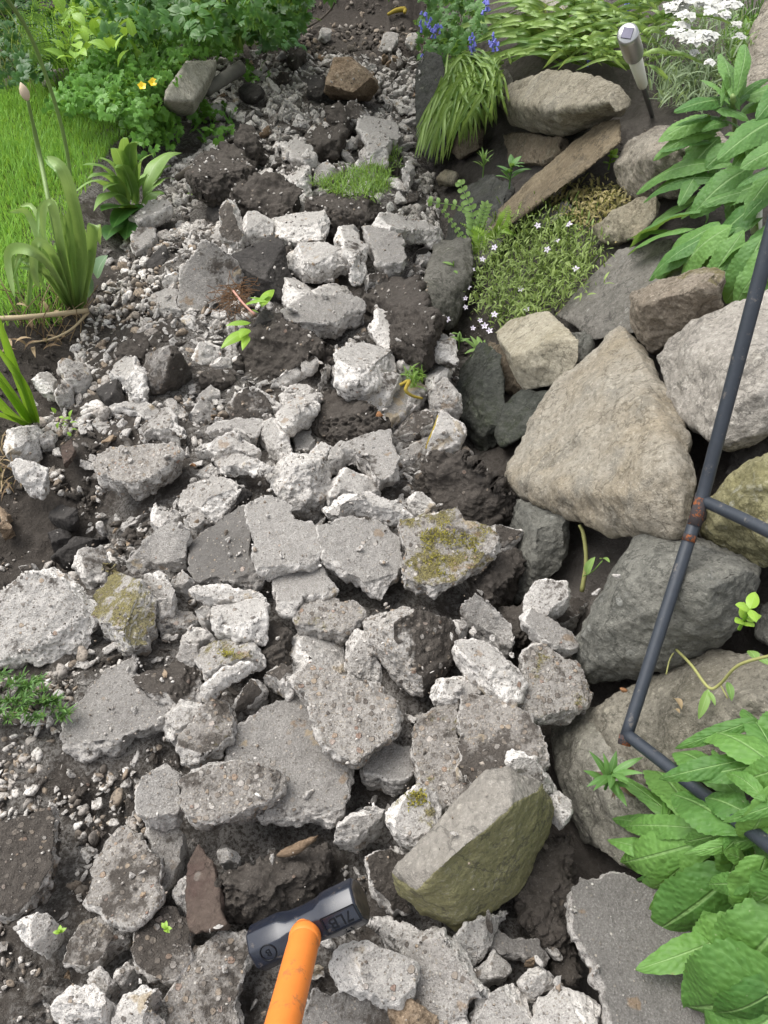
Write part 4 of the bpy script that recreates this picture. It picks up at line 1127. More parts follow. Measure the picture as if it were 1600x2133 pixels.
def build_gravel():
    r = np.random.default_rng(5)
    T = [small_mesh(0, i) for i in range(8)]; T2 = [small_mesh(1, 20 + i) for i in range(10)]
    V, Fc, A = [], [], []
    off = 0
    S = []
    for i in range(6):
        v, f = small_mesh(1, 60 + i); S.append((v * (1 + .35 * vnoise(v * 5 + i, i))[:, None], f))
    VS, FS, offs = [], [], 0
    specs = [
        # box, count, s0, s1, on rocks share, tone low/high
        ((-.88, .2, .24, 1.5), 5200, .004, .018, .12, (.15, .85)),
        ((-.88, .5, .26, 1.6), 6500, .008, .034, .05, (.3, 1.0)),
        ((-.88, 1.3, .20, 2.6), 6000, .006, .030, .07, (.35, 1.0)),
        ((-.88, 1.5, .20, 2.8), 5000, .012, .045, .05, (.4, 1.0)),
        ((-.88, 2.5, .20, 4.7), 11000, .012, .055, .10, (.55, 1.0)),
        ((-.95, .45, -.40, .98), 2400, .006, .020, .1, (.2, .85)),
        ((-.86, .95, -.2, 1.4), 700, .004, .012, .5, (.3, 1.0)),
        ((.22, .3, .85, 2.4), 4500, .004, .014, .0, (.05, .5)),
        ((-.75, .2, .1, 1.0), 5000, .004, .016, .06, (.15, .85)),
        ((-.80, .3, -.2, .9), 1500, .010, .026, .0, (.25, .9)),
        ((-1.0, .2, .24, 2.6), 10000, .004, .020, .02, (.0, .14)),
        ((-.95, .2, -.45, 1.0), 2500, .004, .014, .02, (.0, .2)),
        ((-.95, 1.0, -.5, 1.5), 2500, .005, .026, .02, (.0, .10)),
        ((-.9, 2.4, .2, 4.6), 1500, .008, .035, .10, (.0, .14)),
        ((-.85, 4.3, .2, 5.6), 1200, .008, .035, .10, (.0, .14)),
        ((-.5, 4.6, .3, 5.6), 900, .01, .05, .1, (.0, .5)),
    ]
    for (x0, y0, x1, y1), cnt, s0, s1, rk, (t0, t1) in specs:
        for _ in range(cnt):
            x, y = r.uniform(x0, x1), r.uniform(y0, y1)
            dens = mnoise.noise(Vector((x * 4, y * 4, 3.3)))
            z, on = hm_get(x, y)
            if on and r.random() > rk: continue
            if dens < -.2 and r.random() < .6: continue
            pit = math.exp(-(((x + .72) / .2) ** 2 + ((y - 1.2) / .17) ** 2))
            if r.random() < pit * .9: continue
            s = s0 + (s1 - s0) * r.random() ** 2.6
            if on and (x > .16 or (x < -.55 and y > 3)): continue
            if on: s = s0 * .7 + (s - s0) * .2
            v, f = T2[int(r.integers(10))] if s > .009 else T[int(r.integers(8))]
            a = r.normal(size=4); a /= np.linalg.norm(a)
            w, i, j, k = a
            R = np.array([[1 - 2 * (j * j + k * k), 2 * (i * j - k * w), 2 * (i * k + j * w)], [2 * (i * j + k * w), 1 - 2 * (i * i + k * k), 2 * (j * k - i * w)], [2 * (i * k - j * w), 2 * (j * k + i * w), 1 - 2 * (i * i + j * j)]])
            if t1 <= .2:
                v, f = S[int(r.integers(6))]
                VS.append(v @ R.T * s + np.array([x, y, z + s * r.uniform(-.1, .2)])); FS.append(f + offs); offs += len(v)
                continue
            V.append(v @ R.T * s + np.array([x, y, z + s * r.uniform(-.05, .25)])); Fc.append(f + off); off += len(v)
            A.append(np.full(len(v), t0 + (t1 - t0) * r.random() ** 1.3))
    me = mesh_np('soil_crumbs', np.concatenate(VS), np.concatenate(FS), attrs={'top': np.zeros(offs)})
    o = link('soil_crumbs', me, M_CONC, loc=(0, 0, 0)); o.color = (1, .1, .2, 0)
    tag(o, 'dark crumbs of loose soil over the ground and between the stones', 'soil', kind='stuff')
    me = mesh_np('gravel', np.concatenate(V), np.concatenate(Fc), attrs={'tone': np.concatenate(A)}, smooth=False)
    o = link('gravel', me, M_GRAVEL, loc=(0, 0, 0))
    tag(o, 'crumbs and gravel of broken concrete strewn between the pieces of the path', 'gravel', kind='stuff')

def mat_gravel():
    t = NT('gravel')
    tc = t.n('ShaderNodeTexCoord'); v = tc.outputs['Object']
    tone = t.attr('tone').outputs['Fac']
    n = t.noise(v, 160, 5, .7)
    c = t.ramp(tone, [(0, (.06, .052, .045)), (.25, (.16, .14, .12)), (.42, (.30, .24, .18)), (.5, (.33, .30, .27)), (.8, (.52, .49, .45)), (1, (.70, .67, .63))])
    c = t.mix(t.math('MULTIPLY', t.step(n, .52, .40), .7), c, (.07, .06, .052))
    return t.finish(c, .93, t.bump(n, .6, .003), .2)

# ------------------------------------------------------------------ things: hammer, lamps, frame, sticks
class MB:
    def __init__(self):
        self.v, self.f, self.uv, self.t = [], [], [], []
    def add(self, v, f, uv=None, tone=.5):
        o = len(self.v)
        self.v.extend([tuple(a) for a in v])
        self.f.extend([tuple(i + o for i in q) for q in f])
        self.uv.extend(uv if uv is not None else [(.25, .5)] * len(v))
        self.t.extend([tone] * len(v))
    def build(self, name, mat, parent=None, loc=None, smooth=True):
        me = bpy.data.meshes.new(name)
        me.from_pydata(self.v, [], self.f)
        if smooth: me.polygons.foreach_set('use_smooth', np.ones(len(me.polygons), bool))
        l = me.uv_layers.new(name='UVMap')
        idx = np.empty(len(me.loops), np.int32); me.loops.foreach_get('vertex_index', idx)
        l.data.foreach_set('uv', np.array(self.uv, np.float32)[idx].ravel())
        a = me.attributes.new('tone', 'FLOAT', 'POINT'); a.data.foreach_set('value', np.array(self.t, np.float32))
        return link(name, me, mat, parent, loc)

def frame_of(d):
    d = d / np.linalg.norm(d)
    h = np.array([0, 0, 1.0]) if abs(d[2]) < .9 else np.array([1.0, 0, 0])
    a = np.cross(d, h); a /= np.linalg.norm(a)
    return d, a, np.cross(a, d)

def tube(mb, pts, rad, n=10, tone=.5, cap=True, shape=None):
    pts = [np.array(p, float) for p in pts]
    rad = list(rad) if hasattr(rad, '__len__') else [rad] * len(pts)
    V, Fc = [], []
    A = None
    for i, p in enumerate(pts):
        d = pts[min(i + 1, len(pts) - 1)] - pts[max(i - 1, 0)]
        d /= np.linalg.norm(d) + 1e-12
        if A is None: _, A, Bv = frame_of(d)
        else:
            A = A - d * (A @ d); A /= np.linalg.norm(A); Bv = np.cross(A, d)
        for k in range(n):
            th = 2 * math.pi * k / n
            V.append(p + (A * math.cos(th) + Bv * math.sin(th)) * rad[i])
        if i:
            for k in range(n):
                a, b = (i - 1) * n + k, (i - 1) * n + (k + 1) % n
                Fc.append((a, b, b + n, a + n))
    if cap:
        Fc.append(tuple(range(n))[::-1]); Fc.append(tuple(range((len(pts) - 1) * n, len(pts) * n)))
    mb.add(V, Fc, [(.25, i / max(1, len(pts) - 1)) for i in range(len(pts)) for _ in range(n)], tone)

def spline(ctrl, n=12):
    c = [np.array(p, float) for p in ctrl]
    c = [2 * c[0] - c[1]] + c + [2 * c[-1] - c[-2]]
    out = []
    m = len(c) - 3
    for i in range(m):
        for k in range(n):
            t = k / n
            a, b, d, e = c[i:i + 4]
            out.append(.5 * (2 * b + (d - a) * t + (2 * a - 5 * b + 4 * d - e) * t * t + (3 * b - a - 3 * d + e) * t ** 3))
    out.append(c[-2])
    return out

def bevel_box(bm, co, size, axes, bev=.002, seg=2):
    """a bevelled box given centre, half sizes and axes"""
    vs = []
    for a in (-1, 1):
        for b in (-1, 1):
            for c in (-1, 1):
                vs.append(bm.verts.new(co + axes[0] * a * size[0] + axes[1] * b * size[1] + axes[2] * c * size[2]))
    q = [(0, 1, 3, 2), (4, 6, 7, 5), (0, 4, 5, 1), (2, 3, 7, 6), (0, 2, 6, 4), (1, 5, 7, 3)]
    fs = [bm.faces.new([vs[i] for i in f]) for f in q]
    es = list({e for f in fs for e in f.edges})
    bmesh.ops.bevel(bm, geom=es, offset=bev, segments=seg, affect='EDGES', profile=.5)

def bm_obj(bm, name, mat, parent=None, loc=None, smooth=False):
    bmesh.ops.recalc_face_normals(bm, faces=bm.faces)
    me = bpy.data.meshes.new(name); bm.to_mesh(me); bm.free()
    if smooth: me.polygons.foreach_set('use_smooth', np.ones(len(me.polygons), bool))
    return link(name, me, mat, parent, loc)

def text_mesh(txt, size, depth, origin, ax, ay):
    """lettering as geometry: origin is the centre, ax / ay the writing directions"""
    cu = bpy.data.curves.new('lettering', 'FONT'); cu.body = txt; cu.size = size; cu.extrude = depth; cu.align_x = 'CENTER'; cu.align_y = 'CENTER'
    ob = bpy.data.objects.new('lettering', cu); COL.objects.link(ob)
    dg = bpy.context.evaluated_depsgraph_get(); dg.update()
    me = bpy.data.meshes.new_from_object(ob.evaluated_get(dg))
    bpy.data.objects.remove(ob)
    az = np.cross(ax, ay)
    M = Matrix(((ax[0], ay[0], az[0], origin[0]), (ax[1], ay[1], az[1], origin[1]), (ax[2], ay[2], az[2], origin[2]), (0, 0, 0, 1)))
    me.transform(M)
    return me

def build_hammer():
    zc = .118
    hb = P(652, 1928, .165); he = P(601, 2133, .275)
    hd = he - hb; hd /= np.linalg.norm(hd)
    best = None
    for dz in np.linspace(0, .16, 65):              # the head lies square to the handle, its right end propped up
        a0, a1 = P(534, 1976, zc), P(752, 1874, zc + dz)
        q = a1 - a0; q /= np.linalg.norm(q)
        if best is None or abs(q @ hd) < best[0]: best = (abs(q @ hd), a0, a1)
    a0, a1 = best[1:]
    c = (a0 + a1) / 2; ax = a1 - a0; L = np.linalg.norm(ax); ax /= L
    hd = hd - ax * (hd @ ax); hd /= np.linalg.norm(hd)
    hb = c + hd * L * .172
    up = np.cross(ax, hd); up /= np.linalg.norm(up)
    fr = np.cross(up, ax)                      # the face the handle leaves from
    root = empty('sledgehammer', c - np.array([0, 0, .03]), 'sledgehammer with black head and orange handle resting on the rubble', 'sledgehammer')
    W = L * .172
    # octagonal head: rings along the axis; the waist is slimmer and square
    st = [(-.5, .90), (-.485, 1.0), (-.24, 1.0), (-.20, .98), (-.13, .80), (0, .76), (.13, .80), (.20, .98), (.24, 1.0), (.485, 1.0), (.5, .90)]
    V, Fc = [], []
    nn = 8
    for t, s in st:
        ch = .42 if abs(t) > .16 else .58
        w = W * s
        for (u, v) in ((1, ch), (ch, 1), (-ch, 1), (-1, ch), (-1, -ch), (-ch, -1), (ch, -1), (1, -ch)):
            V.append(c + ax * t * L + fr * u * w * (1 if abs(t) > .16 else 1.12) + up * v * w * 1.02)
    for i in range(len(st) - 1):
        for k in range(nn):
            a, b = i * nn + k, i * nn + (k + 1) % nn
            Fc.append((a, b, b + nn, a + nn))
    Fc.append(tuple(range(nn))[::-1]); Fc.append(tuple(range((len(st) - 1) * nn, len(st) * nn)))
    bm = bmesh.new()
    vs = [bm.verts.new(p) for p in V]
    for f in Fc: bm.faces.new([vs[i] for i in f])
    bmesh.ops.recalc_face_normals(bm, faces=bm.faces)
    sh = [e for e in bm.edges if len(e.link_faces) == 2 and e.calc_face_angle() > .3]
    bmesh.ops.bevel(bm, geom=sh, offset=.0016, segments=2, affect='EDGES', profile=.5)
    head = bm_obj(bm, 'head', M_HEAD, root, smooth=False)
    for p in head.data.polygons: p.use_smooth = True
    try:
        head.data.set_sharp_from_angle(angle=math.radians(32))
    except Exception: pass
    # worn bare striking faces, and the stamps
    for sg in (1, -1):
        mb = MB()
        ring = []
        for rr, of in ((.0, .5055), (.66, .5055), (.86, .5035), (.88, .498)):
            for k in range(nn):
                u, v = ((1, .42), (.42, 1), (-.42, 1), (-1, .42), (-1, -.42), (-.42, -1), (.42, -1), (1, -.42))[k]
                ring.append(c + ax * sg * of * L + fr * u * W * rr + up * v * W * rr)
        mb.add(ring, [(i * nn + k, i * nn + (k + 1) % nn, (i + 1) * nn + (k + 1) % nn, (i + 1) * nn + k) for i in range(3) for k in range(nn)])
        mb.build('striking_face', M_WORN, root)
    f0 = c + fr * W * 1.001
    dx = ax; dy = np.cross(fr, ax)
    rx, ry = -dx, -dy
    me = text_mesh('7LB', .021, .0007, c + ax * L * .335 + fr * (W * 1.003) - up * W * .05, rx, ry)
    link('weight_mark', me, M_HEADMARK, root)
    mb = MB()
    cc = c + ax * L * .335 + fr * (W * 1.003) - up * W * .05
    for s1, s2, hw, hh in ((0, 1, .0235, .001), (0, -1, .0235, .001), (1, 0, .001, .0115), (-1, 0, .001, .0115)):
        p = cc + rx * s1 * .0235 + ry * s2 * .0115
        mb.add([p + rx * a * hw + ry * b * hh + fr * .0008 for a, b in ((-1, -1), (1, -1), (1, 1), (-1, 1))], [(0, 1, 2, 3)])
    mb.build('mark_border', M_HEADMARK, root, smooth=False)
    me = text_mesh('B', .013, .0007, c - ax * L * .335 + fr * (W * 1.003) - up * W * .08, rx, ry)
    link('maker_mark', me, M_HEADMARK, root)
    mb = MB()
    cc = c - ax * L * .335 + fr * (W * 1.003) - up * W * .08
    ring = [cc + (rx * math.cos(q) + ry * math.sin(q)) * .0105 + fr * .0004 for q in np.linspace(0, 6.283, 25)]
    tube(mb, ring, .0009, 6, cap=False); mb.build('mark_ring', M_HEADMARK, root)
    me = text_mesh('17', .016, .0004, c + ax * L * .34 + fr * (W * .72) + up * W * .74, rx, ry * .71 - fr * .71)
    link('number_mark', me, M_HEADMARK, root)
    # handle
    mb = MB()
    LN = 0.60
    pts = [hb + hd * s for s in np.linspace(-.03, LN, 30)]
    rad = [.0178 + .0018 * min(1, max(0, (s + .02) / .05)) + .001 * math.sin(s * 40) * .15 for s in np.linspace(-.02, LN, 30)]
    tube(mb, pts, rad, 28)
    mb.build('handle', M_ORANGE, root)
    mb = MB()
    tube(mb, [hb + hd * s for s in (-.006, .0, .006, .012)], [.0196, .0206, .0204, .0192], 28)
    mb.build('handle_collar', M_ORANGE, root)

def lathe(mb, prof, base, axis, n=24):
    d, a, b = frame_of(axis)
    V, Fc = [], []
    for i, (r, h) in enumerate(prof):
        for k in range(n):
            th = 2 * math.pi * k / n
            V.append(base + d * h + (a * math.cos(th) + b * math.sin(th)) * r)
        if i:
            for k in range(n):
                q, w = (i - 1) * n + k, (i - 1) * n + (k + 1) % n
                Fc.append((q, w, w + n, q + n))
    mb.add(V, Fc)

def solar_lamp(base, topp, label, hr=.024):
    ax = topp - base; L = np.linalg.norm(ax); ax /= L
    root = empty('solar_lamp', base, label, 'solar lamp', 'solar garden lamps in the rockery')
    s = L
    mb = MB(); lathe(mb, [(0, s * .985), (hr * .8, s * .985), (hr * .98, s * .98), (hr, s * .96), (hr, s * .80), (hr * .94, s * .775), (hr * .75, s * .77), (0, s * .77)], base, ax); mb.build('cap', M_STEEL, root)
    mb = MB()
    d, a, b = frame_of(ax)
    p = base + d * (s * .988)
    mb.add([p + a * u * hr * .5 + b * w * hr * .5 for u, w in ((-1, -1), (1, -1), (1, 1), (-1, 1))] + [p + d * .002 + a * u * hr * .46 + b * w * hr * .46 for u, w in ((-1, -1), (1, -1), (1, 1), (-1, 1))],
           [(4, 5, 6, 7), (0, 1, 5, 4), (1, 2, 6, 5), (2, 3, 7, 6), (3, 0, 4, 7)])
    mb.build('solar_panel', M_PANEL, root, smooth=False)
    mb = MB(); lathe(mb, [(0, s * .42), (hr * .48, s * .42), (hr * .54, s * .43), (hr * .74, s * .77), (0, s * .77)], base, ax); mb.build('lens', M_FROST, root)
    mb = MB(); lathe(mb, [(0, -.03), (hr * .27, 0), (hr * .30, s * .40), (hr * .42, s * .41), (hr * .42, s * .425), (0, s * .425)], base, ax); mb.build('stake', M_STEELD, root)

def build_frame():
    r0 = .0105
    mid = P(1462, 1040, .45); top = P(1648, 330, .86); bot = P(1301, 1545, .225)
    root = empty('metal_frame', bot, 'dark blue-grey tubular metal frame with rust at its joints, leaning over the rockery', 'metal frame')
    mb = MB(); pts = [top + (mid - top) * k / 12 for k in range(12)] + [mid + (bot - mid) * k / 12 for k in range(13)]
    tube(mb, pts, [.0103 - .0014 * i / len(pts) for i in range(len(pts))], 20); mb.build('upright', M_FRAME, root)
    mb = MB(); a = P(1468, 1044, .45); b = P(1700, 1158, .52); tube(mb, spline([a, (a + b) / 2 + np.array([0, 0, .002]), b]), .0088, 18); mb.build('crossbar', M_FRAME, root)
    mb = MB(); a = P(1306, 1530, .232); b = P(1640, 1790, .40); tube(mb, spline([a, P(1440, 1634, .29), b]), .0088, 18); mb.build('crossbar', M_FRAME, root)
    mb = MB(); tube(mb, [P(1463, 1030, .453), P(1456, 1062, .443), P(1446, 1095, .427)], [.0098, .0100, .0097], 18); mb.build('rusty_joint', M_RUST, root)
    mb = MB(); tube(mb, [P(1304, 1532, .23), P(1300, 1552, .222)], [.0094, .0092], 18); mb.build('rusty_joint', M_RUST, root)
    mb = MB(); tube(mb, [P(1438, 1115, .418), P(1434, 1128, .412)], [.0098, .0096], 14); mb.build('rusty_joint', M_RUST, root)

def stick(name, ctrl, rad, mat, label, cat, n=8):
    mb = MB(); p = spline([P(*c) for c in ctrl], 6)
    rr = np.interp(np.linspace(0, 1, len(p)), np.linspace(0, 1, len(rad)), rad) if hasattr(rad, '__len__') else [rad] * len(p)
    rr = [r * (1 + .10 * math.sin(i * 2.3) * .5) for i, r in enumerate(rr)]
    tube(mb, p, rr, n)
    o = mb.build(name, mat)
    return tag(o, label, cat)

def build_sticks():
    stick('timber_stake', [(428, 190, .10), (465, 165, .12), (500, 142, .11)], [.026, .028, .030], M_STAKE, 'round grey timber stake beside the stone slab on the plants', 'timber stake', 12)
    stick('bamboo_cane', [(-20, 664, .115), (60, 660, .115), (184, 647, .09)], .007, M_STRAW, 'straw-coloured cane lying on the soil under the tall bulb plants', 'cane')
    stick('dry_twig', [(185, 650, .08), (150, 685, .06), (110, 705, .06), (60, 715, .08)], [.004, .003, .002], M_STRAW, 'thin dry twig curving from the end of the straw cane', 'twig')
    stick('fallen_stalk', [(1160, 655, .14), (1210, 605, .19), (1274, 552, .26)], .0022, M_STRAW, 'dry straight stem lying on the flat grey rockery slab', 'stem')
    stick('yellow_root', [(833, 802, .13), (852, 794, .14), (845, 812, .13), (858, 824, .115), (880, 830, .10)], [.004, .005, .004, .003], M_YROOT, 'yellow curled root on the grey slab near the mossy rock', 'root')
    stick('moss_strand', [(915, 865, .12), (908, 890, .11), (897, 915, .09), (888, 935, .07)], [.004, .006, .006, .003], M_YROOT, 'mossy yellow root beside the bright white standing slab', 'root')
    stick('timber_root', [(368, 372, .07), (392, 356, .08), (420, 340, .08)], [.012, .014, .012], M_BARK, 'brown root sticking out of the wide dark block of soil', 'root', 10)
    stick('pale_shoot', [(1212, 1232, .07), (1221, 1170, .12), (1216, 1115, .16), (1207, 1093, .175)], [.0045, .004, .004, .003], M_SHOOT, 'bare pale-tipped shoot rising from the soil pocket', 'shoot')
    stick('bare_twig', [(620, 68, .0), (668, 40, .05), (695, 10, .12), (700, -20, .2)], .006, M_BARK, 'bare twig at the shadowed far end of the path', 'twig')
    stick('yellow_rind', [(808, 30, .04), (825, 22, .05), (842, 20, .05), (843, 27, .04)], [.008, .014, .016, .008], M_YROOT, 'yellow-tipped brown rind at the far end of the path', 'rind')
    # brick crumb, orange pebble
    for nm, px, py, s, lab, cat in (('orange_crumb', 402, 969, .014, 'orange crumb of brick in the pale rubble', 'brick crumb'),
                                     ('orange_pebble', 790, 862, .020, 'orange-brown pebble beside the mound of soil', 'pebble'),
                                     ('brick_crumb', 1298, 1437, .010, 'red crumb of brick on the soil under the slate boulder', 'brick crumb'),):
        g = G(px, py); z, _ = hm_get(g[0], g[1])
        p = P(px, py, z + s * .2)
        v, f = small_mesh(1, 40 + px)
        me = mesh_np(nm, v * s + p, f)
        tag(link(nm, me, M_BRICK), lab, cat)
# ------------------------------------------------------------------ plants
def R(px, py, h=0.0):
    return P(px, py, G(px, py)[2] + h)

def prof(kind, t):
    if kind == 'strap': return min(1.0, t * 8 + .55) * (1.0 if t < .6 else math.sqrt(max(0, 1 - ((t - .6) / .4) ** 2)) * .85 + .15 * (1 - t) / .4)
    if kind == 'blunt': return 1.0 if t < .97 else .9
    if kind == 'lance': return math.sin(math.pi * min(1, t ** .75)) ** .9 * .98 + .02
    if kind == 'fox': return (.10 + .90 * math.sin(math.pi * min(1, max(0, (t - .02) / .98) ** .92)) ** .72) * (1 if t < .985 else .4)
    return math.sin(math.pi * min(1, t ** .8)) ** .75 * .97 + .03   # ovate

def leaf(mb, b, t, w, kind='ovate', arch=.15, roll=0.0, fold=.25, n=6, cols=3, tone=.5, wave=0.0, serr=0.0, up=None, twist=0.0, ctrl=None):
    b = np.array(b, float); t = np.array(t, float)
    ax = t - b; L = np.linalg.norm(ax) + 1e-9; d = ax / L
    u0 = np.array([0, 0, 1.0]) if up is None else np.array(up, float)
    s = np.cross(d, u0); q = np.linalg.norm(s)
    s = s / q if q > 1e-3 else np.array([1.0, 0, 0])
    nn = np.cross(s, d)
    path = spline(ctrl, max(2, n // (len(ctrl) - 1))) if ctrl is not None else None
    if path is not None: n = len(path) - 1
    V, UV, Fc = [], [], []
    ph = random.uniform(0, 6)
    for i in range(n + 1):
        k = i / n
        if path is None:
            c = b + ax * k + nn * (arch * L * 4 * k * (1 - k))
            dd = d
        else:
            c = path[i]; dd = path[min(i + 1, n)] - path[max(i - 1, 0)]; dd = dd / (np.linalg.norm(dd) + 1e-9)
            s2 = np.cross(dd, u0); q = np.linalg.norm(s2)
            s2 = s2 / q if q > .05 else s
            if i == 0: s = s2
            s = s * .4 + s2 * .6 if s @ s2 > 0 else s * .4 - s2 * .6
            s = s / np.linalg.norm(s)
            nn = np.cross(s, dd)
        a = roll + twist * k
        sr = s * math.cos(a) + nn * math.sin(a); nr = nn * math.cos(a) - s * math.sin(a)
        hw = w * .5 * prof(kind, k)
        if serr: hw *= 1 + serr * ((i % 2) * 2 - 1)
        for j in range(cols):
            x = -1 + 2 * j / (cols - 1)
            z = fold * abs(x) ** 1.3 * hw + wave * w * .5 * abs(x) * math.sin(k * 13 + ph + x)
            V.append(c + sr * x * hw + nr * z); UV.append((.5 + x * .5, k))
        if i:
            o = (i - 1) * cols
            for j in range(cols - 1): Fc.append((o + j, o + j + 1, o + cols + j + 1, o + cols + j))
    mb.add(V, Fc, UV, tone)

def lobed(mb, c, size, facing, tone, lobes=3):
    """a columbine or buttercup leaf: lobes fanned about the leaf stalk"""
    d, a, b2 = frame_of(np.array(facing))
    a0 = random.uniform(0, 6.28)
    for k in range(lobes):
        th = a0 + (k - (lobes - 1) / 2) * (2.1 / max(1, lobes - 1) * 1.15)
        v = a * math.cos(th) + b2 * math.sin(th)
        for m in (-.32, .0, .32):
            vv = v + m * np.cross(d, v)
            leaf(mb, c + v * size * .12, c + vv * size * (.52 if m else .62) - d * size * .08, size * .26, 'ovate', .1, n=3, tone=tone, up=d, fold=.15)

def rnd_dir(upw=.5):
    v = np.array([random.gauss(0, 1), random.gauss(0, 1), random.gauss(0, .6) + upw])
    return v / np.linalg.norm(v)

def in_poly(x, y, poly):
    c = False; j = len(poly) - 1
    for i in range(len(poly)):
        if (poly[i][1] > y) != (poly[j][1] > y) and x < (poly[j][0] - poly[i][0]) * (y - poly[i][1]) / (poly[j][1] - poly[i][1]) + poly[i][0]: c = not c
        j = i
    return c

def pick(poly):
    xs = [p[0] for p in poly]; ys = [p[1] for p in poly]
    while True:
        x, y = random.uniform(min(xs), max(xs)), random.uniform(min(ys), max(ys))
        if in_poly(x, y, poly): return x, y

def leafy(name, mat, poly, n, size, hmax, label, cat, kind='lobed', group=None, width=.4, upw=.7, stems=0, base_h=0.0, tone=(.2, .9), lobes=3, parent_flowers=None, jit=9):
    """a mass of leaves filling the volume above a patch of ground"""
    mb = MB()
    for _ in range(n):
        x, y = pick(poly)
        x += random.gauss(0, jit); y += random.gauss(0, jit * .7)
        g = G(x, y)
        k = random.random() ** .7
        clump = .5 + .5 * mnoise.noise(Vector((g[0] * 7, g[1] * 7, 1.7)))
        h = base_h + hmax * k * (.35 + .8 * clump)
        p = P(x, y, g[2] + h)
        s = random.uniform(*size)
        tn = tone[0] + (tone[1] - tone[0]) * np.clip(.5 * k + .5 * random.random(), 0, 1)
        if kind == 'lobed':
            lobed(mb, p, s, rnd_dir(1.2) + np.array([0, -.45, 0]), tn, lobes)
        else:
            d = rnd_dir(upw)
            leaf(mb, p, p + d * s, s * width, kind, .12, random.uniform(-.5, .5), n=4, tone=tn)
    for _ in range(stems):
        x, y = pick(poly); g = G(x, y)
        p = g + rnd_dir(1.5) * np.array([.1, .1, 0])
        top = g + np.array([random.uniform(-.04, .04), random.uniform(-.05, .02), hmax * random.uniform(.5, 1)])
        tube(mb, spline([g, (g + top) / 2 + rnd_dir(0) * .01, top], 4), [.0018] * 9, 5, .3, False)
    if parent_flowers:
        c = np.mean(mb.v, 0); x, y = np.mean(poly, 0); g = G(x, y)
        root = empty(name, g, label, cat, group)
        mb.build('foliage', mat, root)
        parent_flowers(root)
        return root
    return tag(mb.build(name, mat), label, cat, group)

def flower5(mb, c, face, r, petals=5, wid=.75, cup=.1, notch=False):
    d, a, b = frame_of(np.array(face, float))
    a0 = random.uniform(0, 6)
    for k in range(petals):
        th = a0 + 2 * math.pi * k / petals
        v = a * math.cos(th) + b * math.sin(th)
        leaf(mb, c + v * r * .08, c + v * r + d * r * cup, r * wid, 'ovate', .05, n=3, tone=random.uniform(.5, 1), up=d, fold=.1)

def view_dir(p):
    v = CAM - np.array(p); return v / np.linalg.norm(v)

# hand-placed big leaves: base x,y,h ; tip x,y,h ; width px
FOX_TALL = """1524,200,.24 1500,112,.26 34;1532,200,.24 1550,92,.28 30;1520,205,.23 1512,150,.27 24;1540,205,.22 1545,130,.26 24
1530,210,.21 1404,233,.22 38;1545,205,.21 1640,180,.22 44;1500,255,.18 1371,296,.17 46;1505,270,.17 1384,318,.12 40;1500,285,.16 1412,392,.08 62
1530,345,.13 1326,405,.10 44;1572,345,.15 1438,455,.09 66;1650,240,.20 1494,334,.18 66;1660,300,.22 1542,352,.19 52;1630,345,.17 1552,440,.11 46
1460,440,.10 1312,518,.05 54;1500,465,.10 1360,590,.04 72;1525,470,.11 1418,572,.06 74;1550,480,.11 1468,606,.05 58;1590,490,.12 1512,632,.05 66;1630,500,.12 1545,610,.07 62
1530,300,.16 1470,350,.12 48;1600,380,.14 1500,420,.10 60;1560,250,.2 1480,225,.21 34;1585,420,.12 1480,520,.05 62;1590,260,.2 1560,330,.17 50;1480,400,.07 1400,445,.03 46;1640,420,.12 1590,560,.06 60;1640,200,.2 1575,250,.22 50"""
FOX_LOW = """1495,1745,.16 1294,1797,.10 76;1480,1728,.17 1298,1722,.12 44;1552,1738,.22 1400,1655,.20 84;1530,1650,.20 1402,1568,.18 64;1450,1715,.12 1345,1598,.07 72
1565,1700,.22 1470,1662,.22 58;1548,1745,.22 1606,1632,.26 64;1625,1605,.24 1460,1533,.22 70;1660,1590,.26 1534,1630,.25 52;1620,1590,.22 1545,1478,.20 54
1540,1730,.18 1508,1832,.14 66;1595,1785,.22 1540,1892,.18 84;1535,1815,.15 1362,1940,.10 112;1485,1795,.12 1372,1872,.08 66;1650,1890,.18 1500,2028,.14 136;1560,1925,.13 1442,1992,.10 92
1670,2040,.17 1430,2096,.11 170;1650,1820,.22 1575,1880,.2 82;1660,1940,.14 1570,1990,.12 90;1640,2100,.14 1470,2170,.10 130;1500,1980,.06 1440,2060,.04 70;1600,1690,.2 1660,1800,.22 80;1560,1990,.08 1480,2040,.05 90;1500,1700,.11 1430,1740,.07 60;1640,1480,.2 1580,1560,.2 60;1600,2060,.12 1500,2133,.08 90"""

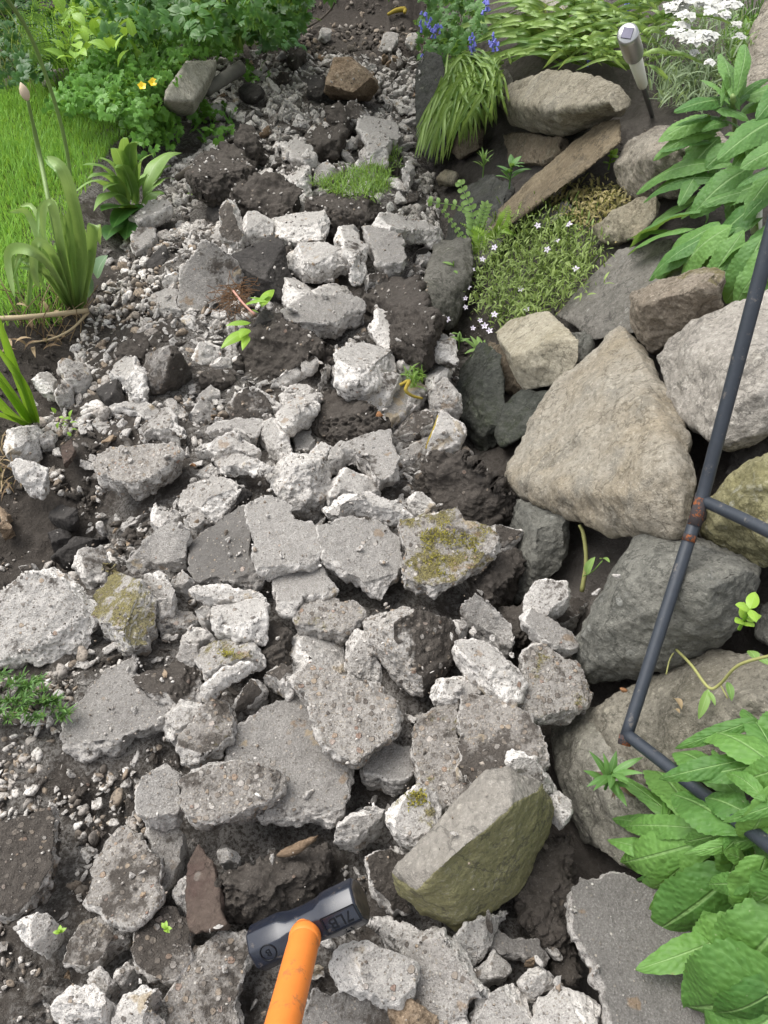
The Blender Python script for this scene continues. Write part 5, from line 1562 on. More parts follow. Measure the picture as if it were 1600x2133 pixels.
def big_leaved(name, spec, mat, label, cat, stalk=None, roll=.25, pk='fox', wk=.86):
    mb = MB()
    ptk = []
    for q in spec.replace('\n', ';').split(';'):
        a, b, w = q.split()
        a = [float(x) for x in a.split(',')]; b = [float(x) for x in b.split(',')]
        A, Bp = R(*a), R(*b)
        wm = float(w) * np.linalg.norm(Bp - CAM) / F
        leaf(mb, A, Bp, wm * wk, pk, random.uniform(.06, .18), random.uniform(-roll, roll), -.26, n=26, cols=9, tone=random.uniform(.05, .9), wave=.10, serr=.035, up=np.array([0, -.35, 1]))
        for _ in range(2):                       # smaller leaves of the same rosette behind it
            k = random.uniform(.5, .8); ja = np.array([random.gauss(0, .018), random.gauss(0, .018), -random.uniform(.015, .05)]); jb = np.array([random.gauss(0, .05), random.gauss(0, .04), -random.uniform(.02, .05)])
            leaf(mb, A + ja, A + (Bp - A) * k + jb, wm * random.uniform(.42, .66), pk, random.uniform(.06, .2), random.uniform(-roll, roll) * 2, -.26, n=16, cols=7, tone=random.uniform(.0, .7), wave=.10, serr=.035, up=np.array([0, -.35, 1]))
    x, y = stalk[-1][0], stalk[-1][1]
    root = empty(name, R(x, y, 0), label, cat)
    mb.build('foliage', mat, root)
    mb = MB(); tube(mb, spline([R(*s) for s in stalk], 5), .006, 8); mb.build('stem', M_STEM, root)
    return root

def strap_leaf(mb, pts, wpx, tone=.6, kind='strap', rel=True, roll=0., fold=.35, n=14, up=None, twist=0.):
    c = [R(*p) for p in pts]
    w = wpx * np.linalg.norm(c[-1] - CAM) / F
    leaf(mb, c[0], c[-1], w, kind, 0, roll, fold, n=n, cols=5, tone=tone, ctrl=c, up=up if up is not None else np.array([0, -1.0, .35]), twist=twist)

def build_plants():
    # -- lawn: nobody could count the blades
    r = np.random.default_rng(3)
    N = 120000
    x = r.uniform(-3.4, -.86, N); y = r.uniform(1.75, 4.75, N)
    ed = -1.0 - .07 * np.sin(y * 5) - .06 * vnoise(np.stack([x * 5, y * 5, x * 0], 1))
    ok = (x < ed) & (r.random(N) < sstep(1.7, 2.0, y)) & (r.random(N) < sstep(3.95, 3.65, y + .1 * vnoise(np.stack([x * 4, y * 0, x * 0], 1))))
    x, y = x[ok], y[ok]; N = len(x)
    z = ground(x, y) - .006
    h = r.uniform(.022, .05, N) * (1 + .5 * vnoise(np.stack([x * 3, y * 3, x * 0], 1))); th = r.uniform(0, 6.28, N); ln = r.uniform(.2, .9, N) * h
    w = r.uniform(.0010, .0022, N)
    b = np.stack([x, y, z], 1); s = np.stack([np.cos(th + 1.6), np.sin(th + 1.6), th * 0], 1) * w[:, None]; d = np.stack([np.cos(th), np.sin(th), th * 0], 1)
    m = b + d * (ln * .35)[:, None] + np.array([0, 0, 1]) * (h * .6)[:, None]; t = b + d * ln[:, None] + np.array([0, 0, 1]) * h[:, None]
    V = np.stack([b - s, b + s, m + s * .8, m - s * .8, t + s * .1, t - s * .1], 1).reshape(-1, 3)
    i = np.arange(N)[:, None] * 6
    Fq = np.concatenate([i + np.array([0, 1, 2, 3]), i + np.array([3, 2, 4, 5])])
    tn = np.repeat(np.clip(.5 + .3 * vnoise(np.stack([x * 2.5, y * 2.5, x * 0], 1)) + r.uniform(-.25, .25, N), 0, 1), 6)
    me = mesh_np('lawn_grass', V, Fq, attrs={'tone': tn}, uv=np.full((len(V), 2), (.25, .5)))
    tag(link('lawn_grass', me, M_GRASS, loc=(0, 0, 0)), 'mown lawn grass at the left of the path', 'grass', kind='stuff')
    # -- growth behind the lawn, each kind of plant its own thing
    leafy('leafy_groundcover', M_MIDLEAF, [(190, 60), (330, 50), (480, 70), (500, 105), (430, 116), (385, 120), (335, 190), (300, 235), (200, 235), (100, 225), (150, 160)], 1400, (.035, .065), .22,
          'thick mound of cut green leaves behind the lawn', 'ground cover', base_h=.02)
    leafy('leafy_groundcover', M_MIDLEAF, [(250, 215), (332, 200), (342, 232), (372, 250), (365, 290), (300, 300), (265, 270)], 170, (.04, .07), .14, 'clump of cut green leaves with two yellow buttercups beside the stone slab', 'buttercup plant', base_h=.01, stems=10,
          parent_flowers=lambda root: [flower_obj(root, M_YELLOW, R(px, py, .20), .017, 5, .95, .35) for px, py in ((296, 180), (321, 172), (318, 173))])
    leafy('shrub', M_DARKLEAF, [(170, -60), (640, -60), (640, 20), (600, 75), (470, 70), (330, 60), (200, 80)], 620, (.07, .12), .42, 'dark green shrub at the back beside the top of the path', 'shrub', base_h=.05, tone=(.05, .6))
    leafy('bright_shrub', M_LIME, [(130, 20), (330, 20), (300, 90), (150, 130)], 260, (.05, .09), .40, 'bright yellow-green leafy plant at the back left above the lawn', 'shrub', kind='ovate', width=.55, stems=14)
    leafy('columbine', M_DARKLEAF2, [(515, 0), (630, 0), (632, 60), (590, 90), (530, 90)], 150, (.07, .10), .26, 'round-lobed dark leaves overhanging the left side of the far path', 'columbine', base_h=.04, stems=14)
    leafy('small_weed', M_MIDLEAF, [(405, 215), (475, 215), (490, 270), (430, 285), (400, 260)], 40, (.04, .07), .09, 'straggling weed with cut leaves under the stone slab', 'weed', stems=8)
    leafy('small_weed', M_MIDLEAF, [(505, 130), (560, 135), (545, 160), (505, 160)], 14, (.035, .06), .05, 'weed with pale cut leaves beside the timber stake', 'weed', stems=3)
    leafy('small_weed', M_LIME, [(395, 385), (425, 385), (430, 405), (400, 405)], 26, (.012, .02), .03, 'tiny pale green seedlings near the dark block of soil', 'seedling', kind='ovate', width=.6)
    leafy('small_weed', M_LIME, [(128, 870), (146, 870), (148, 900), (130, 900)], 12, (.012, .02), .03, 'tiny pale seedling above the slate shard', 'seedling', kind='ovate', width=.6)
    for px, py, lb in ((126, 1943, 'tiny green seedling beside the white rough lump at the left'), (345, 1935, 'tiny green sprout on the brown soil-crusted pebble block')):
        mb = MB(); z, _ = hm_get(*G(px, py)[:2]); c = P(px, py, z + .012)
        for k in range(6): leaf(mb, c, c + rnd_dir(.6) * .010, .006, 'ovate', tone=.8, n=3)
        tag(mb.build('seedling', M_LIME), lb, 'seedling')
    leafy('shade_shrub', M_DARKLEAF, [(540, -300), (900, -300), (900, -75), (820, -50), (700, -50), (600, -25), (540, -10)], 500, (.08, .14), .55, 'dark shrub added above the view to shade the far end of the path', 'shrub', base_h=.12, tone=(.0, .4), stems=20)  # added mostly out of view, to cast shadow on the far path end
    leafy('undergrowth', M_DARKLEAF, [(-60, -60), (150, -60), (160, 40), (130, 130), (60, 165), (-60, 175)], 420, (.05, .09), .22, 'dark ivy added to darken the back left corner behind the fern', 'undergrowth', base_h=.02, tone=(.0, .25))  # leaves added in the lowest tones so that this corner reads as shaded
    # fern
    root = empty('fern', R(60, 120, 0), 'fern with arching fronds in the dark back left corner', 'fern')
    for ctrl in ([(110, 130, .05), (95, 60, .30), (40, 50, .36)], [(115, 150, .05), (105, 40, .34), (70, 22, .40)], [(120, 165, .03), (120, 90, .22), (52, 95, .26)], [(125, 180, .0), (128, 130, .12), (118, 135, .09)], [(130, 180, .02), (170, 60, .30), (185, 95, .28)], [(128, 190, .02), (100, 130, .16), (72, 110, .20)]):
        mb = MB(); p = spline([R(*c) for c in ctrl], 12)
        for i in range(2, len(p)):
            k = i / len(p); d = p[i] - p[i - 1]; d /= np.linalg.norm(d) + 1e-9
            s = np.cross(d, view_dir(p[i])); s /= np.linalg.norm(s)
            ln = .11 * math.sin(math.pi * min(1, k ** .7)) + .015
            for sg in (-1, 1):
                q = p[i]; e = q + (s * sg + d * .45) * ln
                for m in range(1, 8):
                    a = q + (e - q) * m / 8; l2 = .016 * (1 - m / 9)
                    for s3 in (-1, 1):
                        leaf(mb, a, a + (d * s3 + (s * sg) * .5) * l2, l2 * .5, 'ovate', 0, n=2, tone=random.uniform(.4, .9), up=view_dir(a))
        tube(mb, p, .0022, 5, .5, False)
        mb.build('frond', M_FERN, root)
    # strap leaves behind the stone slab (iris)
    mb = MB()
    for a, m, b, w in (((470, 105, .0), (462, 40, .22), (455, -30, .42), 17), ((485, 110, 0), (500, 50, .2), (520, -20, .4), 16), ((450, 100, 0), (430, 30, .28), (395, 5, .3), 16), ((500, 115, 0), (505, 60, .16), (507, 95, .09), 12), ((440, 95, .05), (447, 30, .3), (470, 5, .36), 14), ((430, 90, .05), (415, 20, .3), (402, -10, .36), 15), ((492, 95, .02), (480, 20, .26), (468, -30, .42), 14)):
        strap_leaf(mb, [a, m, b], w, random.uniform(.4, .9))
    tag(mb.build('iris', M_STRAP), 'upright strap leaves of an iris behind the stone slab', 'iris')
    # tall grass clump by the shrub
    mb = MB()
    for _ in range(170):
        x, y = pick([(170, 110), (350, 90), (360, 200), (240, 230), (90, 215), (60, 180)])
        b = R(x, y, 0); t = b + np.array([random.uniform(-.12, .12), random.uniform(-.12, .05), random.uniform(.12, .34)])
        leaf(mb, b, t, .006, 'strap', .15, n=5, tone=random.random())
    tag(mb.build('tall_grass', M_GRASS), 'long unmown grass among the leaves behind the lawn', 'grass')
    # long grass and stems at the left edge
    mb = MB()
    for _ in range(60):
        x, y = pick([(-10, 130), (90, 160), (90, 205), (-10, 205)])
        b = R(x, y, 0); t = b + np.array([random.uniform(-.12, .12), random.uniform(-.1, .05), random.uniform(.1, .35)])
        leaf(mb, b, t, .005, 'strap', .15, n=5, tone=random.random())
    tag(mb.build('grass_tuft', M_DRYGRASS), 'dry grass tuft at the left edge behind the lawn', 'grass')
    # -- bulb plant with tall stalks at the lawn edge
    root = empty('bulb_plant', R(150, 640, 0), 'tall bulb plant with strap leaves and two long flower stalks, one with a closed bud', 'bulb plant')
    mb = MB(); tube(mb, spline([R(152, 645, .0), R(112, 470, .28), P(82, 320, .50), P(57, 205, .64)], 8), [.0055] * 20 + [.004] * 5, 10); mb.build('flower_stalk', M_STEM, root)
    mb = MB(); tube(mb, spline([R(150, 560, .05), P(142, 330, .42), P(70, 90, .72), P(-30, -60, .90)], 8), .0048, 10); mb.build('flower_stalk', M_STEM, root)
    mb = MB(); bb = P(57, 207, .64); d = np.array([-.004, 0, .036]); tube(mb, [bb - d * .05, bb + d * .12, bb + d * .4, bb + d * .7, bb + d * 1.0], [.004, .0085, .011, .008, .001], 12); mb.build('bud', M_BUD, root)
    mb = MB()
    for pts, w, tn, kd in (
        ([(160, 640, .0), (172, 520, .20), (140, 370, .40), (97, 325, .44)], 34, .6, 'strap'),
        ([(165, 640, .0), (188, 540, .16), (196, 470, .26), (206, 500, .22)], 30, .7, 'strap'),
        ([(170, 630, .02), (180, 560, .12), (184, 490, .2)], 30, .95, 'blunt'),
        ([(150, 640, .0), (110, 560, .18), (60, 520, .24), (18, 530, .18), (30, 620, .08)], 26, .75, 'strap'),
        ([(148, 640, .0), (118, 540, .2), (80, 505, .25), (72, 560, .16), (82, 600, .1)], 24, .85, 'strap'),
        ([(155, 640, .0), (130, 520, .22), (112, 430, .34), (92, 440, .32), (92, 500, .24)], 22, .8, 'strap'),
        ([(160, 640, .0), (150, 520, .2), (142, 430, .32)], 22, .45, 'strap'),
        ([(145, 640, .0), (90, 560, .16), (40, 540, .16)], 22, .5, 'strap'),
        ([(168, 640, .0), (160, 560, .12), (150, 500, .2), (138, 470, .24)], 26, .5, 'strap'),
        ([(150, 640, .0), (128, 590, .1), (100, 545, .17), (60, 445, .28), (24, 443, .3)], 18, .6, 'strap'),
        ([(155, 630, .0), (152, 570, .1), (148, 520, .17)], 24, .3, 'strap'),
        ([(60, 640, .02), (64, 560, .12), (48, 520, .2), (28, 560, .14)], 13, 1.0, 'strap')):
        strap_leaf(mb, pts, w * .72, tn, kd, fold=.30, n=20)
        for _ in range(2 if kd == 'strap' else 0):
            jx, jy = random.gauss(0, 12), random.gauss(0, 12)
            strap_leaf(mb, [(q[0] + jx * i / len(pts), q[1] + jy * i / len(pts) + 4, q[2] * random.uniform(.85, 1.0)) for i, q in enumerate(pts)], w * random.uniform(.35, .6), random.uniform(.15, .9), kd, fold=.35, n=16)
    mb.build('foliage', M_BULB, root)
    mb = MB()
    for px, py, w in ((166, 560, 30), (180, 575, 34), (150, 600, 24), (195, 600, 34), (210, 560, 40), (205, 590, 30)):
        a = R(px - 8, py + 20, .03); leaf(mb, a, R(px + random.uniform(-20, 20), py - 28, .09), w * 2.2 / F * 1.2, 'ovate', .1, random.uniform(-.4, .4), n=8, cols=5, tone=random.uniform(.3, .6))
    tag(mb.build('rounded_leaf_plant', M_BLUELEAF), 'low plant with rounded grey-green leaves at the foot of the bulb plant', 'plant')
    # broad-leaved plant at the lawn edge
    mb = MB()
    for a, b, w in (((275, 420, .03), (232, 310, .20), 26), ((280, 415, .03), (262, 290, .24), 22), ((285, 415, .03), (290, 300, .24), 24), ((290, 420, .03), (320, 320, .20), 24), ((300, 410, .05), (378, 318, .14), 26), ((300, 415, .04), (356, 345, .12), 26), ((295, 425, .04), (342, 402, .07), 32), ((300, 420, .04), (362, 372, .08), 26),
                    ((270, 420, .03), (205, 330, .15), 26), ((270, 425, .03), (180, 375, .12), 30), ((265, 430, .03), (170, 345, .16), 22), ((260, 430, .02), (215, 400, .10), 26), ((285, 430, .02), (240, 350, .16), 26), ((290, 430, .02), (310, 365, .12), 24), ((280, 425, .0), (300, 300, .25), 18), ((275, 425, 0), (330, 350, .12), 24), ((265, 425, .02), (150, 405, .08), 24), ((270, 430, .02), (195, 440, .05), 28)):
        A, Bp = R(*a), R(*b); leaf(mb, A, Bp, w * np.linalg.norm(Bp - CAM) / F * 1.15, 'lance', .22, random.uniform(-.4, .4), -.25, n=12, cols=5, tone=random.uniform(.3, .95), wave=.10)
    tag(mb.build('broad_leaved_plant', M_LIGHTLEAF), 'light green broad-leaved plant between the lawn and the path', 'plant')
    mb = MB()
    for a, b, w in (((285, 440, .01), (262, 500, .03), 62), ((290, 435, .01), (235, 475, .05), 50), ((280, 440, .01), (212, 440, .06), 52), ((295, 425, .03), (300, 465, .03), 44), ((250, 470, .0), (222, 500, .03), 44)):
        A, Bp = R(*a), R(*b); leaf(mb, A, Bp, w * np.linalg.norm(Bp - CAM) / F, 'ovate', .08, 0, .05, n=12, cols=7, tone=random.uniform(.1, .4), wave=.05)
    tag(mb.build('round_leaved_plant', M_DARKLEAF), 'dark round leaves under the light green broad-leaved plant', 'plant')
    # daffodil stalks at the left edge
    mb = MB()
    for pts, w in (([(74, 878, .0), (38, 780, .14), (-10, 640, .3)], 20), ([(78, 880, .0), (52, 800, .12), (-6, 720, .22)], 20), ([(66, 880, .0), (20, 810, .10), (-30, 740, .18)], 22), ([(60, 884, .0), (14, 850, .07), (-30, 800, .12)], 20), ([(56, 880, .0), (5, 862, .05), (-40, 850, .08)], 14), ([(70, 880, .0), (30, 830, .08), (-20, 760, .18)], 18)):
        strap_leaf(mb, pts, w, random.uniform(.4, .9), fold=.5)
    tag(mb.build('daffodil', M_BULB2), 'cluster of thick bright green leaf stalks at the left edge of the path', 'bulb plant')
    # dry stalks
    mb = MB()
    for _ in range(46):
        x, y = pick([(40, 620), (150, 630), (190, 690), (110, 730), (40, 700)])
        b = R(x, y, 0); t = b + np.array([random.uniform(-.1, .1), random.uniform(-.05, .08), random.uniform(.02, .12)])
        tube(mb, spline([b, (b + t) / 2 + rnd_dir(.2) * .012, t], 3), [.0014] * 7, 4, random.random(), False)
    for _ in range(20):
        x, y = pick([(20, 640), (190, 650), (110, 730), (20, 740)]); b = R(x, y, .01)
        leaf(mb, b, b + rnd_dir(.1) * .05, .012, 'lance', .2, n=4, tone=random.random())
    tag(mb.build('dry_stalks', M_DRY), 'tangle of dead brown stalks at the foot of the bulb plant', 'dead plant')
    mb = MB()
    for _ in range(34):
        x, y = pick([(-5, 900), (25, 960), (60, 1010), (-5, 1030)]); b = R(x, y, .0)
        leaf(mb, b, b + rnd_dir(.25) * random.uniform(.04, .1), .004, 'strap', .2, n=4, tone=random.random())
    tag(mb.build('dry_grass', M_DRY), 'dead grass stalks at the left edge above the dark hollow', 'dead plant')
    # needle-leaved plant lower left
    mb = MB()
    for sx, sy in [pick([(-20, 1400), (60, 1395), (150, 1455), (150, 1490), (60, 1500), (-20, 1500)]) for _ in range(34)]:
        a = R(sx - 30, sy + 15, .01); b = R(sx, sy, random.uniform(.03, .055))
        tube(mb, [a, (a + b) / 2 + np.array([0, 0, .01]), b], .0012, 4, .2, False)
        ax = b - a; ax /= np.linalg.norm(ax)
        for k in range(22):
            c = a + (b - a) * (.25 + .75 * k / 22); d = rnd_dir(.5) * .8 + ax * .8
            leaf(mb, c, c + d / np.linalg.norm(d) * random.uniform(.014, .024), .0032, 'lance', .1, n=3, tone=random.uniform(.2, 1))
    tag(mb.build('needle_leaved_plant', M_NEEDLE), 'low plant with dark needle leaves at the left edge beside the big flat grey slab', 'plant')
    # -- right side
    mb = MB()
    for _ in range(300):
        u = random.random()
        bx, by = random.uniform(930, 1050), random.uniform(105, 180)
        ang = random.uniform(.0, 1)
        tx = 880 + 165 * ang + random.uniform(-22, 22); ty = 350 - 110 * ang ** 1.4 + random.uniform(-120, 5)
        if tx < 885: ty = min(ty, 330)
        h0 = .06
        mx, my = bx + (tx - bx) * .45, by + (ty - by) * .30 - random.uniform(2, 22)
        strap_leaf(mb, [(bx, by, .10), (mx, my, .22 + .05 * u), (bx + (tx - bx) * .85, by + (ty - by) * .68, .22), (tx, ty, .12)], random.uniform(3, 6), random.uniform(0, 1) ** .8, n=9, fold=.4)
    tag(mb.build('drooping_bulb_plant', M_DROOP), 'clump of long drooping strap leaves hanging over the rockery edge', 'bulb plant')
    mb = MB()
    for _ in range(170):
        x, y = pick([(1060, 60), (1150, 20), (1360, 10), (1400, 60), (1345, 150), (1240, 140), (1120, 130)])
        ln = random.uniform(60, 170); an = random.uniform(2.4, 4.2) if random.random() < .6 else random.uniform(-.6, 1.0)
        tx, ty = x + math.cos(an) * ln, y - abs(math.sin(an)) * ln * .3 + random.uniform(-30, 34)
        strap_leaf(mb, [(x, y, .02), ((x + tx) / 2, (y + ty) / 2 - 22, .16), (tx, ty, .10)], random.uniform(4, 8.5), random.uniform(0, 1), n=8, fold=.4)
    tag(mb.build('strap_leaf_clump', M_DROOP), 'sprawling yellow-green strap leaves behind the flat-topped rock', 'bulb plant')
    leafy('yellow_grass', M_DRYGRASS2, [(1105, 70), (1220, 65), (1235, 110), (1130, 120)], 260, (.05, .10), .10, 'tuft of fine yellowish foliage above the flat-topped rock', 'grass', kind='strap', width=.05, upw=1.2, stems=20)
    bl = [(880, 50, .30), (884, 28, .34), (905, 62, .28), (985, 76, .26), (982, 95, .24), (1012, 12, .34), (885, 116, .24), (1022, 75, .22), (1034, 82, .22), (1232, 115, .12), (1308, 18, .2), (1300, 12, .2), (912, 60, .29), (895, 45, .3)]
    def bells(root):
        for px, py, h in bl:
            if px > 1100: continue
            bell(root, px, py, h)
    leafy('bluebell', M_MIDLEAF2, [(880, -40), (1000, -40), (1010, 60), (960, 110), (900, 130), (875, 90)], 240, (.05, .08), .26, 'bluebells among round-lobed leaves above the drooping strap leaves', 'bluebell', base_h=.02, stems=24, parent_flowers=bells)
    root = empty('grape_hyacinth', R(1305, 60, 0), 'dark blue grape hyacinth behind the solar lamp', 'grape hyacinth')
    mb = MB(); tube(mb, spline([R(1310, 70, 0), R(1308, 18, .1)], 4), .002, 6); mb.build('stem', M_STEM, root)
    bell(root, 1306, 18, .10, big=1.3); bell(root, 1312, 20, .1, big=1.2); bell(root, 1232, 115, .06)
    # candytuft
    def candy(root):
        for _ in range(30):
            px, py = pick([(1395, 0), (1520, -10), (1540, 20), (1470, 60), (1480, 80), (1440, 95), (1400, 75)])
            c = R(px, py, random.uniform(.16, .22))
            flower_head(root, c, .030)
        for px, py in ((1445, 112), (1480, 132), (1535, 50), (1540, 78), (1425, 88), (1450, 85)):
            flower_head(root, R(px, py, .14), .02)
    leafy('candytuft', M_GREYLEAF, [(1390, 20), (1540, 0), (1570, 110), (1500, 170), (1400, 180), (1350, 150), (1350, 100)], 800, (.03, .055), .16, 'white-flowered candytuft spilling beside the solar lamp', 'candytuft', kind='strap', width=.10, upw=.9, parent_flowers=candy)
    leafy('feathery_plant', M_FERN, [(1500, 70), (1590, 30), (1600, 140), (1530, 170)], 500, (.02, .04), .16, 'feathery green plant at the foot of the top right boulder', 'plant', kind='lance', width=.22, stems=60)
    leafy('lavender', M_GREYLEAF, [(1370, 150), (1500, 150), (1510, 215), (1440, 235), (1365, 215)], 500, (.03, .055), .12, 'grey-leaved lavender to the right of the solar lamp stake', 'lavender', kind='strap', width=.09, upw=1.0, stems=60)
    big_leaved('foxglove', FOX_TALL, M_FOX, 'tall foxglove with long pointed leaves at the upper right', 'foxglove', [(1527, 200, .24), (1532, 280, .12), (1540, 360, .0)])
    big_leaved('foxglove', FOX_LOW, M_FOX2, 'foxglove with broad crinkled leaves in the lower right corner', 'foxglove', [(1545, 1730, .2), (1570, 1790, .1), (1590, 1850, .0)], pk='ovate', wk=.98)
    # phlox cushion
    def phl(root):
        for px, py in ((963, 607), (949, 630), (960, 575), (985, 562), (975, 598), (1098, 645), (952, 612), (970, 640), (942, 650), (1000, 668), (1020, 690), (975, 582), (1030, 655), (1140, 520), (1200, 560), (1085, 603), (958, 590), (1160, 500), (970, 622), (985, 684), (1010, 680), (932, 665), (940, 605), (1005, 540), (1185, 468), (1120, 470), (1030, 515)):
            p = R(px, py, .075)
            flower_obj(root, M_PHLOX, p, random.uniform(.007, .0115), 5, .55, random.uniform(-.1, .5))
    leafy('creeping_phlox', M_PHLOXLEAF, [(1010, 480), (1080, 450), (1160, 450), (1240, 500), (1235, 560), (1180, 620), (1100, 665), (1040, 680), (1000, 640), (985, 560)], 3600, (.012, .026), .11, 'cushion of creeping phlox with pale lilac flowers at the path edge', 'phlox', kind='lance', width=.22, upw=.8, stems=190, tone=(.0, 1.0), parent_flowers=phl, jit=20)
    leafy('stonecrop', M_ORANGEPLANT, [(1125, 395), (1180, 375), (1240, 385), (1305, 400), (1300, 440), (1230, 475), (1150, 450)], 900, (.010, .02), .05, 'orange and straw-coloured stonecrop above the creeping phlox', 'stonecrop', kind='ovate', width=.4, stems=50, jit=16)
    # leaflet sprays
    root = empty('wild_rose_seedling', R(970, 500, 0), 'spray of paired green leaflets at the path edge above the rounded grey boulder', 'seedling')
    for ctrl, lw in (([(985, 520, .03), (975, 440, .10), (900, 420, .12)], .024), ([(985, 520, .03), (985, 450, .1), (960, 385, .16)], .026), ([(990, 520, .02), (1000, 470, .07), (1012, 430, .10)], .020), ([(985, 530, .02), (960, 490, .06), (925, 440, .08)], .020)):
        mb = MB(); p = spline([R(*c) for c in ctrl], 5); tube(mb, p, .0014, 5, .4, False)
        for i in range(2, len(p)):
            d = p[i] - p[i - 1]; d /= np.linalg.norm(d); s = np.cross(d, view_dir(p[i]))
            for sg in (-1, 1): leaf(mb, p[i], p[i] + (s * sg + d * .6) * lw, lw * .6, 'ovate', .1, n=5, tone=random.uniform(.5, 1), up=view_dir(p[i]))
        leaf(mb, p[-1], p[-1] + d * lw, lw * .6, 'ovate', .1, n=5, tone=.9, up=view_dir(p[-1]))
        mb.build('spray', M_LIGHTLEAF, root)
    root = empty('small_fern', R(1000, 520, 0), 'small bright fern fronds left of the creeping phlox', 'fern')
    for ctrl in ([(1000, 535, .02), (1000, 490, .07), (960, 465, .09)], [(1010, 520, .02), (1040, 480, .07), (1075, 490, .07)], [(1000, 540, .0), (985, 520, .04), (1005, 455, .08)], [(1020, 510, .03), (1045, 470, .08), (1060, 430, .1)]):
        mb = MB(); p = spline([R(*c) for c in ctrl], 10); tube(mb, p, .001, 4, .4, False)
        for i in range(1, len(p)):
            d = p[i] - p[i - 1]; d /= np.linalg.norm(d) + 1e-9; s = np.cross(d, view_dir(p[i])); ln = .026 * math.sin(math.pi * min(1, (i / len(p)) ** .6)) + .004
            for sg in (-1, 1): leaf(mb, p[i], p[i] + (s * sg + d * .5) * ln, ln * .32, 'lance', .05, n=3, tone=random.uniform(.6, 1), up=view_dir(p[i]))
        mb.build('frond', M_LIME, root)
    def whorl(name, mat, px, py, h, n, ln, wd, label, cat, upw=.6, tone=(.4, 1), kind='lance'):
        mb = MB(); b = R(px, py, 0); z, _ = hm_get(b[0], b[1]); c = P(px, py, max(z, b[2]) + h)
        tube(mb, [c - np.array([0, 0, h]), c], .0022, 6, .3, False)
        for k in range(n):
            th = 2 * math.pi * k / n + random.uniform(-.3, .3); d = np.array([math.cos(th), math.sin(th) - .2, random.uniform(0, upw)]); d /= np.linalg.norm(d)
            b0 = c + np.array([0, 0, -h * random.uniform(0, .7)]); l = ln * random.uniform(.7, 1.15)
            leaf(mb, b0, b0 + d * l, wd * random.uniform(.8, 1.1), kind, .12, 0, -.2, n=8, cols=5, tone=random.uniform(*tone))
        return tag(mb.build(name, mat), label, cat)
    whorl('lance_leaved_weed', M_LIGHTLEAF, 1002, 722, .06, 11, .075, .016, 'weed with narrow pointed leaves growing over the dark mossy rock', 'weed')
    whorl('lance_leaved_weed', M_LIGHTLEAF, 958, 695, .05, 5, .035, .014, 'small pale shoot just left of the larger weed over the mossy rock', 'weed', .9)
    whorl('lance_leaved_weed', M_LIGHTLEAF, 945, 545, .10, 5, .04, .013, 'small shoot in front of the rounded grey boulder', 'weed', .9)
    whorl('rockery_weed', M_MIDLEAF2, 1066, 345, .06, 14, .05, .016, 'dark green weed growing below the flat-topped rock', 'weed', .9)
    whorl('rockery_weed', M_LIGHTLEAF, 1010, 320, .08, 12, .05, .010, 'slim pale weed beside the drooping strap leaves', 'weed', 1.6)
    whorl('rockery_weed', M_LIME, 1275, 315, .05, 6, .03, .02, 'small round-leaved weed beside the slanting slate', 'weed', .9, kind='ovate')
    whorl('red_weed', M_MIDLEAF2, 1275, 1610, .05, 14, .055, .012, 'small weed with green crown and purple lower leaves on the lichen-spotted boulder', 'weed', 1.2)
    mb = MB()
    for b, t in (((1285, 1640), (1280, 1712)), ((1290, 1635), (1335, 1665)), ((1275, 1625), (1235, 1605)), ((1290, 1620), (1320, 1600)), ((1280, 1640), (1300, 1700))):
        leaf(mb, R(*b, .10), R(*t, .08), .018, 'lance', .12, n=8, cols=5, tone=random.random())
    o = mb.build('lower_leaves', M_PURPLE, bpy.data.objects['red_weed'])
    whorl('green_shoot', M_LIME, 1562, 1268, .04, 7, .024, .014, 'curled green shoot at the right edge beside the slate-grey boulder', 'weed', 1.0, kind='ovate')
    # creeping vine
    root = empty('creeping_vine', R(1470, 1440, .1), 'pale creeping vine stem over the long olive boulder', 'vine')
    mb = MB()
    for c in ([(1408, 1352, .12), (1440, 1385, .16), (1476, 1432, .16), (1500, 1425, .16), (1540, 1385, .18), (1620, 1362, .18)], [(1476, 1432, .16), (1470, 1460, .15)], [(1500, 1425, .16), (1516, 1455, .15)], [(1408, 1352, .12), (1395, 1375, .12), (1388, 1405, .12)]):
        tube(mb, spline([R(*q) for q in c], 6), .0022 if len(c) > 3 else .0012, 7, .5)
    mb.build('stem', M_SHOOT, root)
    mb = MB()
    for b, t, w in (((1476, 1435), (1455, 1498), 22), ((1515, 1420), (1524, 1460), 18), ((1575, 1375), (1560, 1355), 26), ((1475, 1440), (1490, 1470), 12), ((1580, 1370), (1600, 1385), 20)):
        leaf(mb, R(*b, .16), R(*t, .155), w * 1.0 / F, 'ovate', .1, n=8, cols=5, tone=random.random())
    mb.build('foliage', M_LIGHTLEAF, root)
    mb = MB()
    for b, t, w in (((1402, 1455), (1420, 1478), 22), ((1404, 1478), (1416, 1486), 14)):
        leaf(mb, R(*b, .15), R(*t, .15), w / F, 'ovate', .3, .4, n=6, cols=5, tone=.9)
    tag(mb.build('dead_leaf', M_DRY), 'curled dead leaf on the long olive boulder below the vine', 'leaf')
    mb = MB()
    for b, t, w in (((1222, 1196), (1240, 1160), 22), ((1250, 1165), (1270, 1172), 14)):
        leaf(mb, R(*b, .09), R(*t, .11), w * 1.25 / F, 'ovate', .1, n=8, cols=5, tone=.9)
    tube(mb, spline([R(1215, 1200, .07), R(1235, 1190, .09), R(1255, 1168, .10)], 4), .0012, 5, .6, False)
    tag(mb.build('seedling', M_LIGHTLEAF), 'seedling with two round leaves beside the bare pale-tipped shoot', 'seedling')
